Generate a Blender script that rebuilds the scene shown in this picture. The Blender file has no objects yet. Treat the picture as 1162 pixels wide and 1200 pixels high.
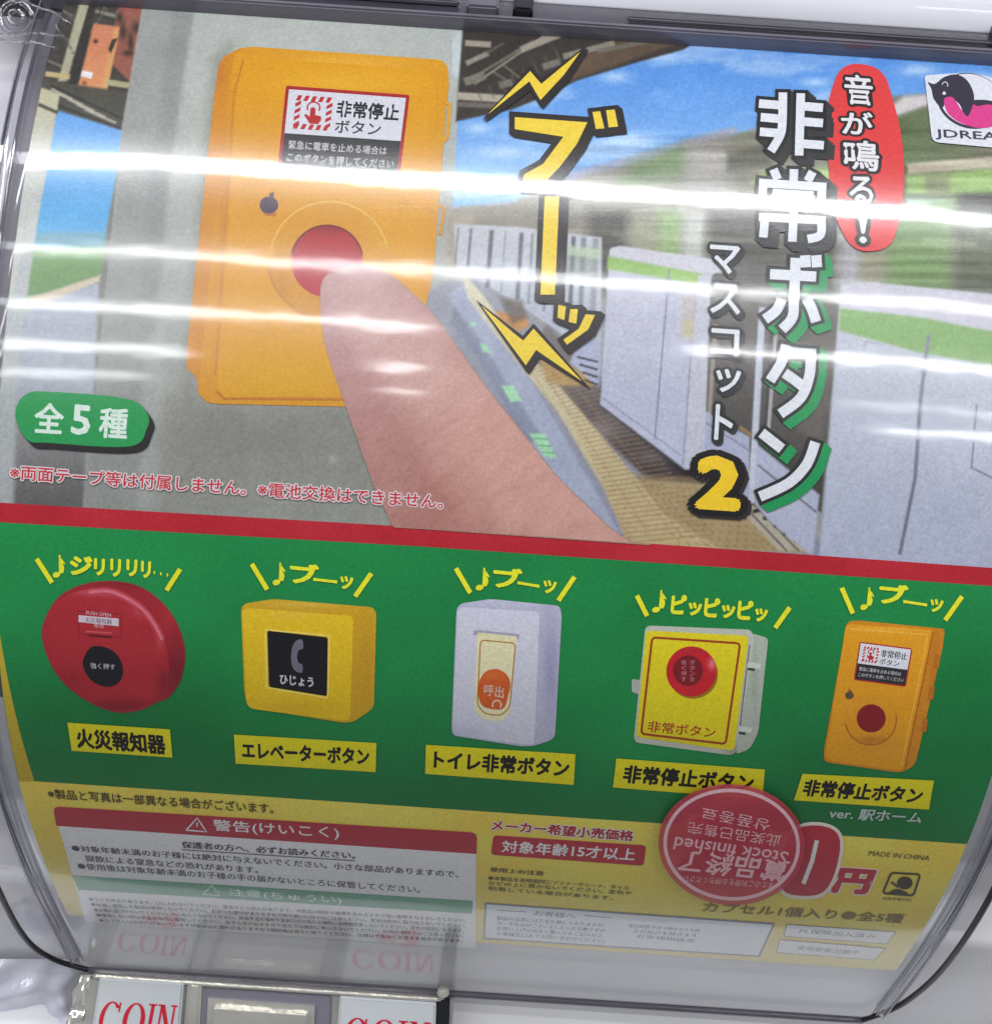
import bpy, bmesh, math, random
import numpy as np
from mathutils import Vector, Matrix
from mathutils.geometry import delaunay_2d_cdt

random.seed(4)
sc = bpy.context.scene
C = sc.collection
R = math.radians

# ------------------------------------------------------------------ camera
F = 1900.0                      # focal length in photo pixels (photo 1162 x 1200)
CX, CY = 581.0, 600.0
ROLL, PITCH = R(3.85), R(20)
CAM = np.array([0.0, 0.0, 1.20])
X0 = 0.0043                     # machine centre line, metres right of the camera
W = 0.12                        # half width of the card
FW = np.array([0, math.cos(PITCH), -math.sin(PITCH)])
UP = np.array([0, math.sin(PITCH), math.cos(PITCH)])
cd = bpy.data.cameras.new('camera')
cam = bpy.data.objects.new('camera', cd)
C.objects.link(cam)
cam.location = CAM
cam.rotation_euler = (Matrix.Rotation(R(90) - PITCH, 4, 'X') @ Matrix.Rotation(ROLL, 4, 'Z')).to_euler()
cd.sensor_fit = 'HORIZONTAL'
cd.sensor_width = 36
cd.lens = 36 * F / 1162
cd.clip_start = 0.01
cd.clip_end = 50
cd.dof.use_dof = False
sc.camera = cam

# ------------------------------------------------------------------ world
world = bpy.data.worlds.new('World')
sc.world = world
world.use_nodes = True
bg = world.node_tree.nodes['Background']
bg.inputs[0].default_value = (0.86, 0.88, 0.92, 1)
bg.inputs[1].default_value = 0.20
sc.view_settings.view_transform = 'Standard'
sc.view_settings.look = 'None'
sc.view_settings.exposure = 0
sc.view_settings.gamma = 1
sc.render.engine = 'CYCLES'
sc.cycles.use_denoising = True
sc.cycles.max_bounces = 10
sc.cycles.transparent_max_bounces = 16
sc.cycles.sample_clamp_indirect = 6

# ------------------------------------------------------------------ the curved profile (Y up, T away, camera pitch frame)
PC = [583.724855478694, 35.30759345555535, -18.55987779241475, 3.662178292255898, -0.09335455448168442, 0.373702914439602]
YA, YB = 0.128, -0.150
ys = np.linspace(YA, YB, 1200)
ts = np.polyval(PC, ys)
def _ext(y0, t0, slope, dy, n):
    k = np.linspace(0, 1, n + 1)[1:]
    return y0 + dy * k, t0 + slope * dy * k
sA = np.polyval(np.polyder(PC), YA)
sB = np.polyval(np.polyder(PC), YB)
ya, ta = _ext(YA, ts[0], sA, 0.03, 60)
yb, tb = _ext(YB, ts[-1], sB, -0.03, 60)
PY = np.concatenate([ya[::-1], ys, yb])
PT = np.concatenate([ta[::-1], ts, tb])
dY, dT = np.gradient(PY), np.gradient(PT)
nl = np.hypot(dY, dT)
NY, NT = -dT / nl * -1, dY / nl      # normal towards the camera (T decreasing)
NY, NT = dT / nl * 1.0, -dY / nl
if NT.mean() > 0: NY, NT = -NY, -NT
PS = np.concatenate([[0], np.cumsum(np.hypot(np.diff(PY), np.diff(PT)))])
_tabs = {}
def table(off):
    k = round(off, 7)
    if k not in _tabs:
        y, t = PY + NY * off, PT + NT * off
        v = F * y / t
        o = np.argsort(v)
        _tabs[k] = (v[o], t[o], y[o], PS[o])
    return _tabs[k]
cr, sr = math.cos(ROLL), math.sin(ROLL)
def deroll(x, y):
    dx = np.asarray(x, float) - CX; dy = CY - np.asarray(y, float)
    return dx * cr - dy * sr, dx * sr + dy * cr
def reroll(u, v):
    return CX + u * cr + v * sr, CY - (-u * sr + v * cr)
def world_of(X, Y, T):
    X, Y, T = np.broadcast_arrays(X, Y, T)
    return CAM + np.stack([X, np.zeros_like(X), np.zeros_like(X)], -1) + T[..., None] * FW + Y[..., None] * UP
def P(x, y, off):
    """photo pixel -> point on the curved surface lifted by off metres"""
    u, v = deroll(x, y)
    tv, tt, ty, _ = table(off)
    t = np.interp(v, tv, tt); yy = np.interp(v, tv, ty)
    return world_of(u / F * t, yy, t)
def PXS(X, s, off):
    """paper coordinates (X across, arc length s) -> world and photo pixel"""
    y = np.interp(s, PS, PY + NY * off); t = np.interp(s, PS, PT + NT * off)
    px, py = reroll(F * X / t, F * y / t)
    return world_of(X, y, t), px, py
def vdir(x, y):
    """unit pixel direction of 'up the paper' at a pixel"""
    u, v = deroll(x, y)
    tv, tt, ty, tsx = table(0.0)
    t = np.interp(v, tv, tt)
    X = u / F * t
    t2 = np.interp(v + 10, tv, tt)
    a = np.array(reroll(F * X / t2, v + 10)) - np.array([x, y])
    return a / np.hypot(*a)
def PL(x, y, T):
    """photo pixel -> point in the front panel plane at distance T"""
    u, v = deroll(x, y)
    return world_of(u / F * T, v / F * T, np.asarray(T, float))

def lin(c):
    c = np.asarray(c, float) / 255.0
    return np.where(c <= 0.04045, c / 12.92, ((c + 0.055) / 1.055) ** 2.4)

# ------------------------------------------------------------------ lights: rows of ceiling tubes mirrored in the curved cover
LCOL = (0.97, 0.985, 1.0)
def tube(v_px, th_px, u0, u1, dist, power, name='ceiling_tube_light'):
    off = 0.0014
    def refl(v):
        tv, tt, ty, ss = table(off)
        t = np.interp(v, tv, tt); y = np.interp(v, tv, ty); s = np.interp(v, tv, ss)
        ny, nt = np.interp(s, PS, NY), np.interp(s, PS, NT)
        d = np.array([v / F, 1.0]); n = np.array([ny, nt])
        r = d - 2 * (d @ n) * n
        return np.array([y, t]), r, t
    p, r, t = refl(v_px)
    p1, r1, _ = refl(v_px + th_px / 2); p2, r2, _ = refl(v_px - th_px / 2)
    rn = r / np.hypot(*r)
    ang = abs(math.atan2(r1[0], r1[1]) - math.atan2(r2[0], r2[1]))
    width = max(0.012, ang * dist)
    L = dist / np.hypot(*r)
    c = p + r * L
    xa, xb = u0 / F * (t + L), u1 / F * (t + L)
    loc = world_of((xa + xb) / 2, c[0], c[1])
    ld = bpy.data.lights.new(name, 'AREA')
    ld.shape = 'RECTANGLE'
    ld.size = abs(xb - xa); ld.size_y = width
    ld.color = LCOL
    ld.energy = power * ld.size * width * math.pi      # constant radiance
    o = bpy.data.objects.new(name, ld)
    C.objects.link(o)
    o.location = loc
    tgt = world_of((xa + xb) / 2, p[0], p[1])
    d = Vector(tgt - loc)
    zc = d.normalized()                                  # lamp -Z points at the machine
    xax = Vector((1, 0, 0)); z = -zc; y = z.cross(xax).normalized(); xax = y.cross(z)
    o.rotation_euler = Matrix((xax, y, z)).transposed().to_euler()
    return o
def vrow(x, y): return float(deroll(x, y)[1])
def urow(x, y): return float(deroll(x, y)[0])
LP = 32
tube(vrow(300, 197), 15, -1700, 1700, 1.6, LP * 1.5)
tube(vrow(300, 303), 9, -1500, 1500, 2.1, LP)
tube(vrow(300, 370), 9, -4200, urow(507, 386), 2.7, LP)
tube(vrow(1000, 421), 9, urow(808, 408), 4600, 2.7, LP)
tube(vrow(100, 405), 7, -4200, urow(222, 413), 3.2, LP)
tube(vrow(465, 430), 7, urow(438, 429), urow(492, 432), 3.2, LP)
tube(vrow(1100, 508), 6, urow(1030, 503), 4600, 3.2, LP)
tube(vrow(475, 460), 7, urow(452, 458), urow(492, 462), 3.8, LP * .8)

tube(vrow(75, 437), 6, -4200, urow(168, 444), 3.6, LP * .7)
tube(vrow(1080, 478), 5, urow(985, 470), 4600, 3.0, LP * .45)
# ------------------------------------------------------------------ materials
def mat(name):
    m = bpy.data.materials.new(name); m.use_nodes = True
    return m, m.node_tree.nodes, m.node_tree.links, m.node_tree.nodes['Principled BSDF']
def noise_bump(N, L, b, scale, dist, strength=1.0, stretch=None, detail=2):
    tc = N.new('ShaderNodeTexCoord'); mp = N.new('ShaderNodeMapping')
    if stretch: mp.inputs['Scale'].default_value = stretch
    n = N.new('ShaderNodeTexNoise'); n.inputs['Scale'].default_value = scale; n.inputs['Detail'].default_value = detail
    bp = N.new('ShaderNodeBump'); bp.inputs['Distance'].default_value = dist; bp.inputs['Strength'].default_value = strength
    L.new(tc.outputs['Object'], mp.inputs[0]); L.new(mp.outputs[0], n.inputs[0]); L.new(n.outputs[0], bp.inputs['Height'])
    L.new(bp.outputs[0], b.inputs['Normal'])
    return n, bp
# printed ink under matt lamination, colour per point
INK, N, L, b = mat('printed_ink')
at = N.new('ShaderNodeAttribute'); at.attribute_name = 'ink'
nz = N.new('ShaderNodeTexNoise'); nz.inputs['Scale'].default_value = 1400; nz.inputs['Detail'].default_value = 1
tc = N.new('ShaderNodeTexCoord'); L.new(tc.outputs['Object'], nz.inputs[0])
mr = N.new('ShaderNodeMapRange'); mr.inputs[1].default_value = .25; mr.inputs[2].default_value = .75; mr.inputs[3].default_value = .90; mr.inputs[4].default_value = 1.10
L.new(nz.outputs[0], mr.inputs[0])
mx = N.new('ShaderNodeVectorMath'); mx.operation = 'SCALE'
L.new(at.outputs['Color'], mx.inputs[0]); L.new(mr.outputs[0], mx.inputs['Scale'])
L.new(mx.outputs[0], b.inputs['Base Color'])
b.inputs['Roughness'].default_value = 0.45
b.inputs['Specular IOR Level'].default_value = 0.12
b.inputs['Coat Weight'].default_value = 0.75
b.inputs['Coat Roughness'].default_value = 0.18
n1, _b = noise_bump(N, L, b, 2600, 0.00004, 0.5, (.6, 1, 1)); L.new(_b.outputs[0], b.inputs['Coat Normal'])

# clear plastic: mirror-like sheen over a see-through sheet, seen the same from both sides
def clear(name, tint=(1, 1, 1), f0=0.045, rough=0.03, bumpd=0.0, scale=300, stretch=None, haze=0.0, hazecol=(.8, .82, .9, 1)):
    m = bpy.data.materials.new(name); m.use_nodes = True
    N, L = m.node_tree.nodes, m.node_tree.links
    N.remove(N['Principled BSDF'])
    out = N['Material Output']
    tr = N.new('ShaderNodeBsdfTransparent'); tr.inputs[0].default_value = (*tint, 1)
    gl = N.new('ShaderNodeBsdfGlossy'); gl.inputs['Roughness'].default_value = rough
    lw = N.new('ShaderNodeLayerWeight'); lw.inputs[0].default_value = 0.5
    pw = N.new('ShaderNodeMath'); pw.operation = 'POWER'; pw.inputs[1].default_value = 4.5
    L.new(lw.outputs['Facing'], pw.inputs[0])
    ma = N.new('ShaderNodeMath'); ma.operation = 'MULTIPLY_ADD'; ma.inputs[1].default_value = 1 - f0; ma.inputs[2].default_value = f0
    L.new(pw.outputs[0], ma.inputs[0])
    mixs = N.new('ShaderNodeMixShader')
    L.new(ma.outputs[0], mixs.inputs[0])
    base = tr
    if haze > 0:
        df = N.new('ShaderNodeBsdfDiffuse'); df.inputs[0].default_value = hazecol
        m2 = N.new('ShaderNodeMixShader'); m2.inputs[0].default_value = haze
        L.new(tr.outputs[0], m2.inputs[1]); L.new(df.outputs[0], m2.inputs[2]); base = m2
    L.new(base.outputs[0], mixs.inputs[1]); L.new(gl.outputs[0], mixs.inputs[2])
    L.new(mixs.outputs[0], out.inputs[0])
    if bumpd:
        class _B: inputs = {'Normal': gl.inputs['Normal']}
        noise_bump(N, L, _B, scale, bumpd, 1.0, stretch)
    return m
COVER = clear('clear_cover_plastic', (0.97, 0.975, 0.985), 0.042, 0.075, 0.00006, 95, (.35, 1, 1))
RIM = clear('clear_rim_plastic', (0.86, 0.86, 0.89), 0.10, 0.06, 0.00010, 220, (1, .35, .35), 0.04, (.32, .32, .36, 1))
FLANGE = clear('clear_flange_plastic', (0.74, 0.73, 0.76), 0.08, 0.06, 0.0001, 90)
def plain(name, col, rough=0.5, metal=0.0, bump=None, coat=0.0, var=0.06, vscale=18):
    m, N, L, b = mat(name)
    b.inputs['Roughness'].default_value = rough; b.inputs['Metallic'].default_value = metal
    b.inputs['Coat Weight'].default_value = coat
    tc = N.new('ShaderNodeTexCoord'); n = N.new('ShaderNodeTexNoise'); n.inputs['Scale'].default_value = vscale; n.inputs['Detail'].default_value = 5
    L.new(tc.outputs['Object'], n.inputs[0])
    cr_ = N.new('ShaderNodeValToRGB'); c = np.array(lin(col))
    cr_.color_ramp.elements[0].position = .3; cr_.color_ramp.elements[1].position = .7
    cr_.color_ramp.elements[0].color = (*(c * (1 - var)), 1); cr_.color_ramp.elements[1].color = (*np.minimum(c * (1 + var), 1), 1)
    L.new(n.outputs[0], cr_.inputs[0]); L.new(cr_.outputs[0], b.inputs['Base Color'])
    if bump: noise_bump(N, L, b, *bump)
    return m
BODY = plain('pale_grey_body_plastic', (234, 234, 238), .38, 0, (60, .0002, .6), .2)
FILM = plain('glossy_wavy_body_plastic', (206, 207, 220), .10, 0, (75, .0022, 1.0, None, 1), .9)
RAILD = plain('smoky_rail_plastic', (52, 49, 58), .22, 0, (120, .0002, .8, (.2, 1, 1)), .4, .2, 30)
RAILL = plain('smoky_rail_plastic_light', (92, 89, 99), .2, 0, (120, .0002, .8, (.2, 1, 1)), .5, .15, 40)
DARK = plain('dark_gasket', (26, 26, 32), .35)
CHROME = plain('worn_chrome', (242, 239, 230), .16, .75, (70, .0012, 1.0, (1, 1, 1), 3), 0, .12, 60)
CHROMED = plain('dark_chrome', (176, 174, 170), .30, .3, (50, .0008, 1.0, (.3, 1, 1), 3), 0, .2, 60)
PLATE = plain('light_grey_plate', (196, 200, 204), .3, 0, (90, .0001, .5), .3)
PLATED = plain('dark_recess', (118, 116, 128), .4)
GAPSHADE = plain('gap_shade', (88, 84, 92), .4, 0, (160, .0003, .8, (1, .2, .2)), .3, .3, 60)  # dark colour stands for the shade in the gap beside the card
REDINK = plain('red_plate_ink', (196, 30, 52), .35)

# ------------------------------------------------------------------ mesh helpers
def link(name, me, parent=None, mats=None):
    o = bpy.data.objects.new(name, me); C.objects.link(o)
    if parent: o.parent = parent
    for m in (mats or []): me.materials.append(m)
    return o
def tag(o, label=None, cat=None, kind=None, group=None):
    if label: o['label'] = label
    if cat: o['category'] = cat
    if kind: o['kind'] = kind
    if group: o['group'] = group
    return o
def thing(name, loc, label, cat):
    o = bpy.data.objects.new(name, None); C.objects.link(o); o.location = loc
    o.empty_display_size = .02
    return tag(o, label, cat)
EPS = 0.00004
INKGAIN = [0.74]  # ink scaled per section to offset strong light above, weak light below
class Print:
    """collects flat printed shapes, drawn in photo pixels, laid on the curved card"""
    def __init__(s): s.v = []; s.f = []; s.c = []; s.n = 0
    def add(s, co, faces, cols):
        cols = np.asarray(cols) * INKGAIN[0]; s.v.append(np.asarray(co)); s.f += [tuple(i + s.n for i in f) for f in faces]; s.c.append(np.asarray(cols)); s.n += len(co)
    def put(s, xy, faces, col, L, surf=None):
        xy = np.asarray(xy, float)
        co = (surf or P)(xy[:, 0], xy[:, 1], L * EPS)
        if callable(col): cc = lin(col(xy[:, 0], xy[:, 1]))
        else: cc = np.tile(lin(col), (len(xy), 1))
        s.add(co, faces, cc)
    def fill(s, pts, col, L, grid=None, surf=None):
        pts = [tuple(p) for p in pts]
        # resample long edges so the outline follows the curve
        q = []
        g = grid or 7.0
        for a, b_ in zip(pts, pts[1:] + pts[:1]):
            n = max(1, int(math.hypot(b_[0] - a[0], b_[1] - a[1]) / g))
            for k in range(n): q.append((a[0] + (b_[0] - a[0]) * k / n, a[1] + (b_[1] - a[1]) * k / n))
        nb = len(q)
        xs = [p[0] for p in q]; yv = [p[1] for p in q]
        extra = []
        y = min(yv) + g / 2; r_ = 0
        while y < max(yv):
            x = min(xs) + g / 2 + (g / 2 if r_ % 2 else 0)
            while x < max(xs):
                extra.append((x, y)); x += g
            y += g; r_ += 1
        if extra:
            ex = np.array(extra); qa = np.array(q); ins = np.zeros(len(ex), bool)
            x1, y1 = qa[:, 0], qa[:, 1]; x2, y2 = np.roll(x1, -1), np.roll(y1, -1)
            for a0, b0, a1, b1 in zip(x1, y1, x2, y2):
                cnd = ((b0 > ex[:, 1]) != (b1 > ex[:, 1]))
                if b1 != b0: ins ^= cnd & (ex[:, 0] < (a1 - a0) * (ex[:, 1] - b0) / (b1 - b0) + a0)
            extra = [e for e, k in zip(extra, ins) if k]
        vs = [Vector(p) for p in q + extra]
        r = delaunay_2d_cdt(vs, [(i, (i + 1) % nb) for i in range(nb)], [], 1, 1e-5)
        xy = np.array([(p.x, p.y) for p in r[0]])
        if len(xy) == 0: return
        s.put(xy, [tuple(f) for f in r[2]], col, L, surf)
    def line(s, pts, w, col, L, closed=False, surf=None, grid=6):
        """a printed line of width w along a polyline"""
        p = [np.array(a, float) for a in pts]
        q = []
        ed = list(zip(p, p[1:])) + ([(p[-1], p[0])] if closed else [])
        for a, b_ in ed:
            n = max(1, int(np.hypot(*(b_ - a)) / grid))
            q += [a + (b_ - a) * k / n for k in range(n)]
        if not closed: q.append(p[-1])
        q = np.array(q); m = len(q)
        if closed: t = np.roll(q, -1, 0) - np.roll(q, 1, 0)
        else: t = np.gradient(q, axis=0)
        ln = np.hypot(t[:, 0], t[:, 1]); ln[ln == 0] = 1
        nn = np.stack([-t[:, 1], t[:, 0]], 1) / ln[:, None] * (w / 2)
        xy = np.concatenate([q + nn, q - nn])
        fs = [(i, (i + 1) % m, m + (i + 1) % m, m + i) for i in range(m if closed else m - 1)]
        s.put(xy, fs, col, L, surf)
    def text(s, body, quad, col, L, bold=0.0, surf=None, cut=True, shear=0.0):
        if bold > .002:      # heavy weights: overlapping copies of the regular glyph swept round a small circle
            TL, TR, BR, BL = [np.array(q, float) for q in quad]
            v0, f0, bb = glyphs(body, 0.0)
            if len(v0) == 0: return
            ex, ey = (TR - TL) / (bb[1] - bb[0]), (TL - BL) / (bb[3] - bb[2])
            rad = bold; n = (4 if rad < .022 else 8) if rad < .06 else 14
            if np.hypot(*(TL - BL)) < 9: n = min(n, 2)
            for k in range(n):
                a_ = 2 * math.pi * k / n
                d_ = ex * math.cos(a_) * rad + ey * math.sin(a_) * rad
                s.text(body, [TL + d_, TR + d_, BR + d_, BL + d_], col, L + k * .028 - .4, 0, surf, cut, shear)
            s.text(body, quad, col, L + n * .028 - .4, 0, surf, cut, shear)
            return
        vs, fs, bb = glyphs(body, bold)
        if len(vs) == 0: return
        x0, x1, y0, y1 = bb
        a = (vs[:, 0] - x0) / (x1 - x0); b_ = (vs[:, 1] - y0) / (y1 - y0)
        a = a + shear * (b_ - .5)
        TL, TR, BR, BL = [np.array(q, float) for q in quad]
        A, B = a[:, None], b_[:, None]
        xy = (1 - A) * B * TL + A * B * TR + A * (1 - B) * BR + (1 - A) * (1 - B) * BL
        h = max(np.hypot(*(TL - BL)), 1)
        if cut and h > 16:
            bm = bmesh.new()
            bv = [bm.verts.new((p[0], p[1], 0)) for p in xy]
            for f in fs:
                try: bm.faces.new([bv[i] for i in f])
                except ValueError: pass
            ylo, yhi = xy[:, 1].min(), xy[:, 1].max()
            yy = math.floor(ylo / 7) * 7 + 7
            while yy < yhi:
                bmesh.ops.bisect_plane(bm, geom=bm.verts[:] + bm.edges[:] + bm.faces[:], dist=1e-4, plane_co=(0, yy, 0), plane_no=(0.067, 1, 0))
                yy += 7
            bm.verts.index_update()
            xy = np.array([(v.co.x, v.co.y) for v in bm.verts])
            fs = [tuple(v.index for v in f.verts) for f in bm.faces]
            bm.free()
        s.put(xy, fs, col, L, surf)
    def shifted_text(s, body, quad, col, L, bold, dx, dy, n=4, surf=None):
        for k in range(1, n + 1):
            q = [(p[0] + dx * k / n, p[1] + dy * k / n) for p in quad]
            s.text(body, q, col, L - k * .12 - .35, bold, surf)
    def build(s, name, parent=None, mats=None, flip=True):
        me = bpy.data.meshes.new(name)
        co = np.concatenate(s.v)
        # wind every face towards the camera
        fs = []
        for f in s.f:
            a, b_, c_ = co[f[0]], co[f[1]], co[f[2]]
            n = np.cross(b_ - a, c_ - a)
            fs.append(f if n @ (CAM - a) >= 0 else f[::-1])
        me.from_pydata(co.tolist(), [], fs)
        ca = me.color_attributes.new('ink', 'FLOAT_COLOR', 'POINT')
        cc = np.concatenate(s.c); cc = np.concatenate([np.clip(cc, 0, .88), np.ones((len(cc), 1))], 1)
        ca.data.foreach_set('color', cc.ravel())
        me.update()
        return link(name, me, parent, mats or [INK])
_gc = {}
def glyphs(body, bold):
    def get(bd):
        k = (body, bd)
        if k not in _gc:
            c = bpy.data.curves.new('lettering_source', 'FONT'); c.body = body; c.size = 1; c.offset = bd; c.resolution_u = 2
            o = bpy.data.objects.new('lettering_source', c); C.objects.link(o)
            bpy.context.view_layer.update()
            m = bpy.data.meshes.new_from_object(o.evaluated_get(bpy.context.evaluated_depsgraph_get()))
            vs = np.array([tuple(v.co)[:2] for v in m.vertices]); fs = [tuple(p.vertices) for p in m.polygons]
            bpy.data.objects.remove(o); bpy.data.curves.remove(c); bpy.data.meshes.remove(m)
            _gc[k] = (vs, fs)
        return _gc[k]
    v0, _ = get(0.0)
    if len(v0) == 0: return v0, [], None
    bb = (v0[:, 0].min(), v0[:, 0].max(), v0[:, 1].min(), v0[:, 1].max())
    vs, fs = get(bold)
    return vs, fs, bb
def ql(l, r, h, up=None):
    """text box from the middle of its left and right ends and its height in pixels"""
    a, b_ = np.array(l, float), np.array(r, float)
    ua = vdir(*a) if up is None else np.array(up); ub = vdir(*b_) if up is None else np.array(up)
    return [a + ua * h / 2, b_ + ub * h / 2, b_ - ub * h / 2, a - ua * h / 2]
def ell(cx, cy, a, b_, ang=0, n=48, a0=0, a1=360):
    t = np.radians(np.linspace(a0, a1, n, endpoint=(a1 - a0) < 360)); c, s_ = math.cos(R(ang)), math.sin(R(ang))
    return [(cx + a * math.cos(k) * c - b_ * math.sin(k) * s_, cy + a * math.cos(k) * s_ + b_ * math.sin(k) * c) for k in t]
def rnd(pts, r, n=5):
    """round the corners of a polygon"""
    out = []
    m = len(pts)
    rr = r if isinstance(r, (list, tuple)) else [r] * m
    for i in range(m):
        p = np.array(pts[i], float); a = np.array(pts[i - 1], float); b_ = np.array(pts[(i + 1) % m], float)
        da, db = a - p, b_ - p
        la, lb = np.hypot(*da), np.hypot(*db)
        k = min(rr[i], la * .45, lb * .45)
        if k < .3: out.append(tuple(p)); continue
        s0, s1 = p + da / la * k, p + db / lb * k
        for j in range(n + 1):
            t = j / n
            out.append(tuple((1 - t) ** 2 * s0 + 2 * t * (1 - t) * p + t * t * s1))
    return out
def smooth(pts, n=6, closed=True):
    p = np.array(pts, float); m = len(p); out = []
    rng = range(m) if closed else range(m - 1)
    for i in rng:
        p0, p1, p2, p3 = (p[(i - 1) % m], p[i], p[(i + 1) % m], p[(i + 2) % m]) if closed else (p[max(i - 1, 0)], p[i], p[i + 1], p[min(i + 2, m - 1)])
        for k in range(n):
            t = k / n
            out.append(tuple(.5 * ((2 * p1) + (-p0 + p2) * t + (2 * p0 - 5 * p1 + 4 * p2 - p3) * t * t + (-p0 + 3 * p1 - 3 * p2 + p3) * t ** 3)))
    if not closed: out.append(tuple(p[-1]))
    return out
def grow(pts, d):
    """offset a simple polygon outwards (mitred)"""
    p = np.array(pts, float); m = len(p)
    ar = np.sum(p[:, 0] * np.roll(p[:, 1], -1) - np.roll(p[:, 0], -1) * p[:, 1])
    sg = 1 if ar > 0 else -1
    out = []
    for i in range(m):
        a, q, b_ = p[i - 1], p[i], p[(i + 1) % m]
        e1 = (q - a) / max(np.hypot(*(q - a)), 1e-6); e2 = (b_ - q) / max(np.hypot(*(b_ - q)), 1e-6)
        n1_, n2 = np.array([e1[1], -e1[0]]) * sg, np.array([e2[1], -e2[0]]) * sg
        bis = n1_ + n2; l = np.hypot(*bis)
        if l < 1e-3: out.append(tuple(q + n1_ * d)); continue
        bis /= l; k = d / max(bis @ n1_, .45)
        out.append(tuple(q + bis * k))
    return out

# value noise for printed texture
_rg = np.random.RandomState(7)
_NT = _rg.rand(257, 257)
def vnoise(x, y):
    x = np.asarray(x, float) % 256; y = np.asarray(y, float) % 256
    i, j = np.floor(x).astype(int), np.floor(y).astype(int); fx, fy = x - i, y - j
    fx = fx * fx * (3 - 2 * fx); fy = fy * fy * (3 - 2 * fy)
    return (_NT[i, j] * (1 - fx) + _NT[i + 1, j] * fx) * (1 - fy) + (_NT[i, j + 1] * (1 - fx) + _NT[i + 1, j + 1] * fx) * fy
def fbm(x, y, o=4):
    s = 0; a = .5; t = 0
    for k in range(o): s = s + a * vnoise(x * 2 ** k + 17 * k, y * 2 ** k + 31 * k); t += a; a *= .5
    return s / t

# ------------------------------------------------------------------ painter for the printed photograph (colour per point)
class Canvas:
    def __init__(s, x, y): s.x, s.y = x, y; s.c = np.zeros((len(x), 3))
    def sd(s, pts):
        """signed distance, negative inside, evaluated near the polygon"""
        x, y = s.x, s.y; p = np.array(pts, float)
        d = np.full(len(x), 1e9); ins = np.zeros(len(x), bool)
        for a, b_ in zip(p, np.roll(p, -1, 0)):
            e = b_ - a; l2 = max(e @ e, 1e-9)
            t = np.clip(((x - a[0]) * e[0] + (y - a[1]) * e[1]) / l2, 0, 1)
            d = np.minimum(d, np.hypot(x - a[0] - t * e[0], y - a[1] - t * e[1]))
            c = (a[1] > y) != (b_[1] > y)
            if e[1]: ins ^= c & (x < e[0] * (y - a[1]) / e[1] + a[0])
        return np.where(ins, -d, d)
    def poly(s, pts, col, soft=1.2, op=1.0):
        p = np.array(pts, float); m = soft * 2 + 2
        k = (s.x > p[:, 0].min() - m) & (s.x < p[:, 0].max() + m) & (s.y > p[:, 1].min() - m) & (s.y < p[:, 1].max() + m)
        if not k.any(): return
        sub = Canvas(s.x[k], s.y[k]); d = sub.sd(pts)
        a = np.clip(.5 - d / (2 * soft), 0, 1) * op
        c = col(s.x[k], s.y[k]) if callable(col) else np.array(col, float)
        s.c[k] = s.c[k] * (1 - a[:, None]) + c * a[:, None]
    def line(s, a, b_, w, col, soft=1.0, op=1.0):
        a, b_ = np.array(a, float), np.array(b_, float); e = b_ - a; n = np.array([-e[1], e[0]]) / np.hypot(*e) * w / 2
        s.poly([a + n, b_ + n, b_ - n, a - n], col, soft, op)
    def blob(s, cx, cy, rx, ry, col, op=1.0):
        q = ((s.x - cx) / rx) ** 2 + ((s.y - cy) / ry) ** 2
        a = np.exp(-q * 1.5) * op
        s.c = s.c * (1 - a[:, None]) + np.array(col, float) * a[:, None]
def gr(axis, a, b_, ca, cb):
    def f(x, y):
        v = y if axis == 'y' else x
        t = np.clip((v - a) / (b_ - a), 0, 1)[:, None]
        return np.array(ca, float) * (1 - t) + np.array(cb, float) * t
    return f

def stripe_y(x): return 589 + x * .0590 + np.maximum(x - 500, 0) * .012     # top of the red stripe
def stripe_y2(x): return 612 + x * .0575 + np.maximum(x - 500, 0) * .012

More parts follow.
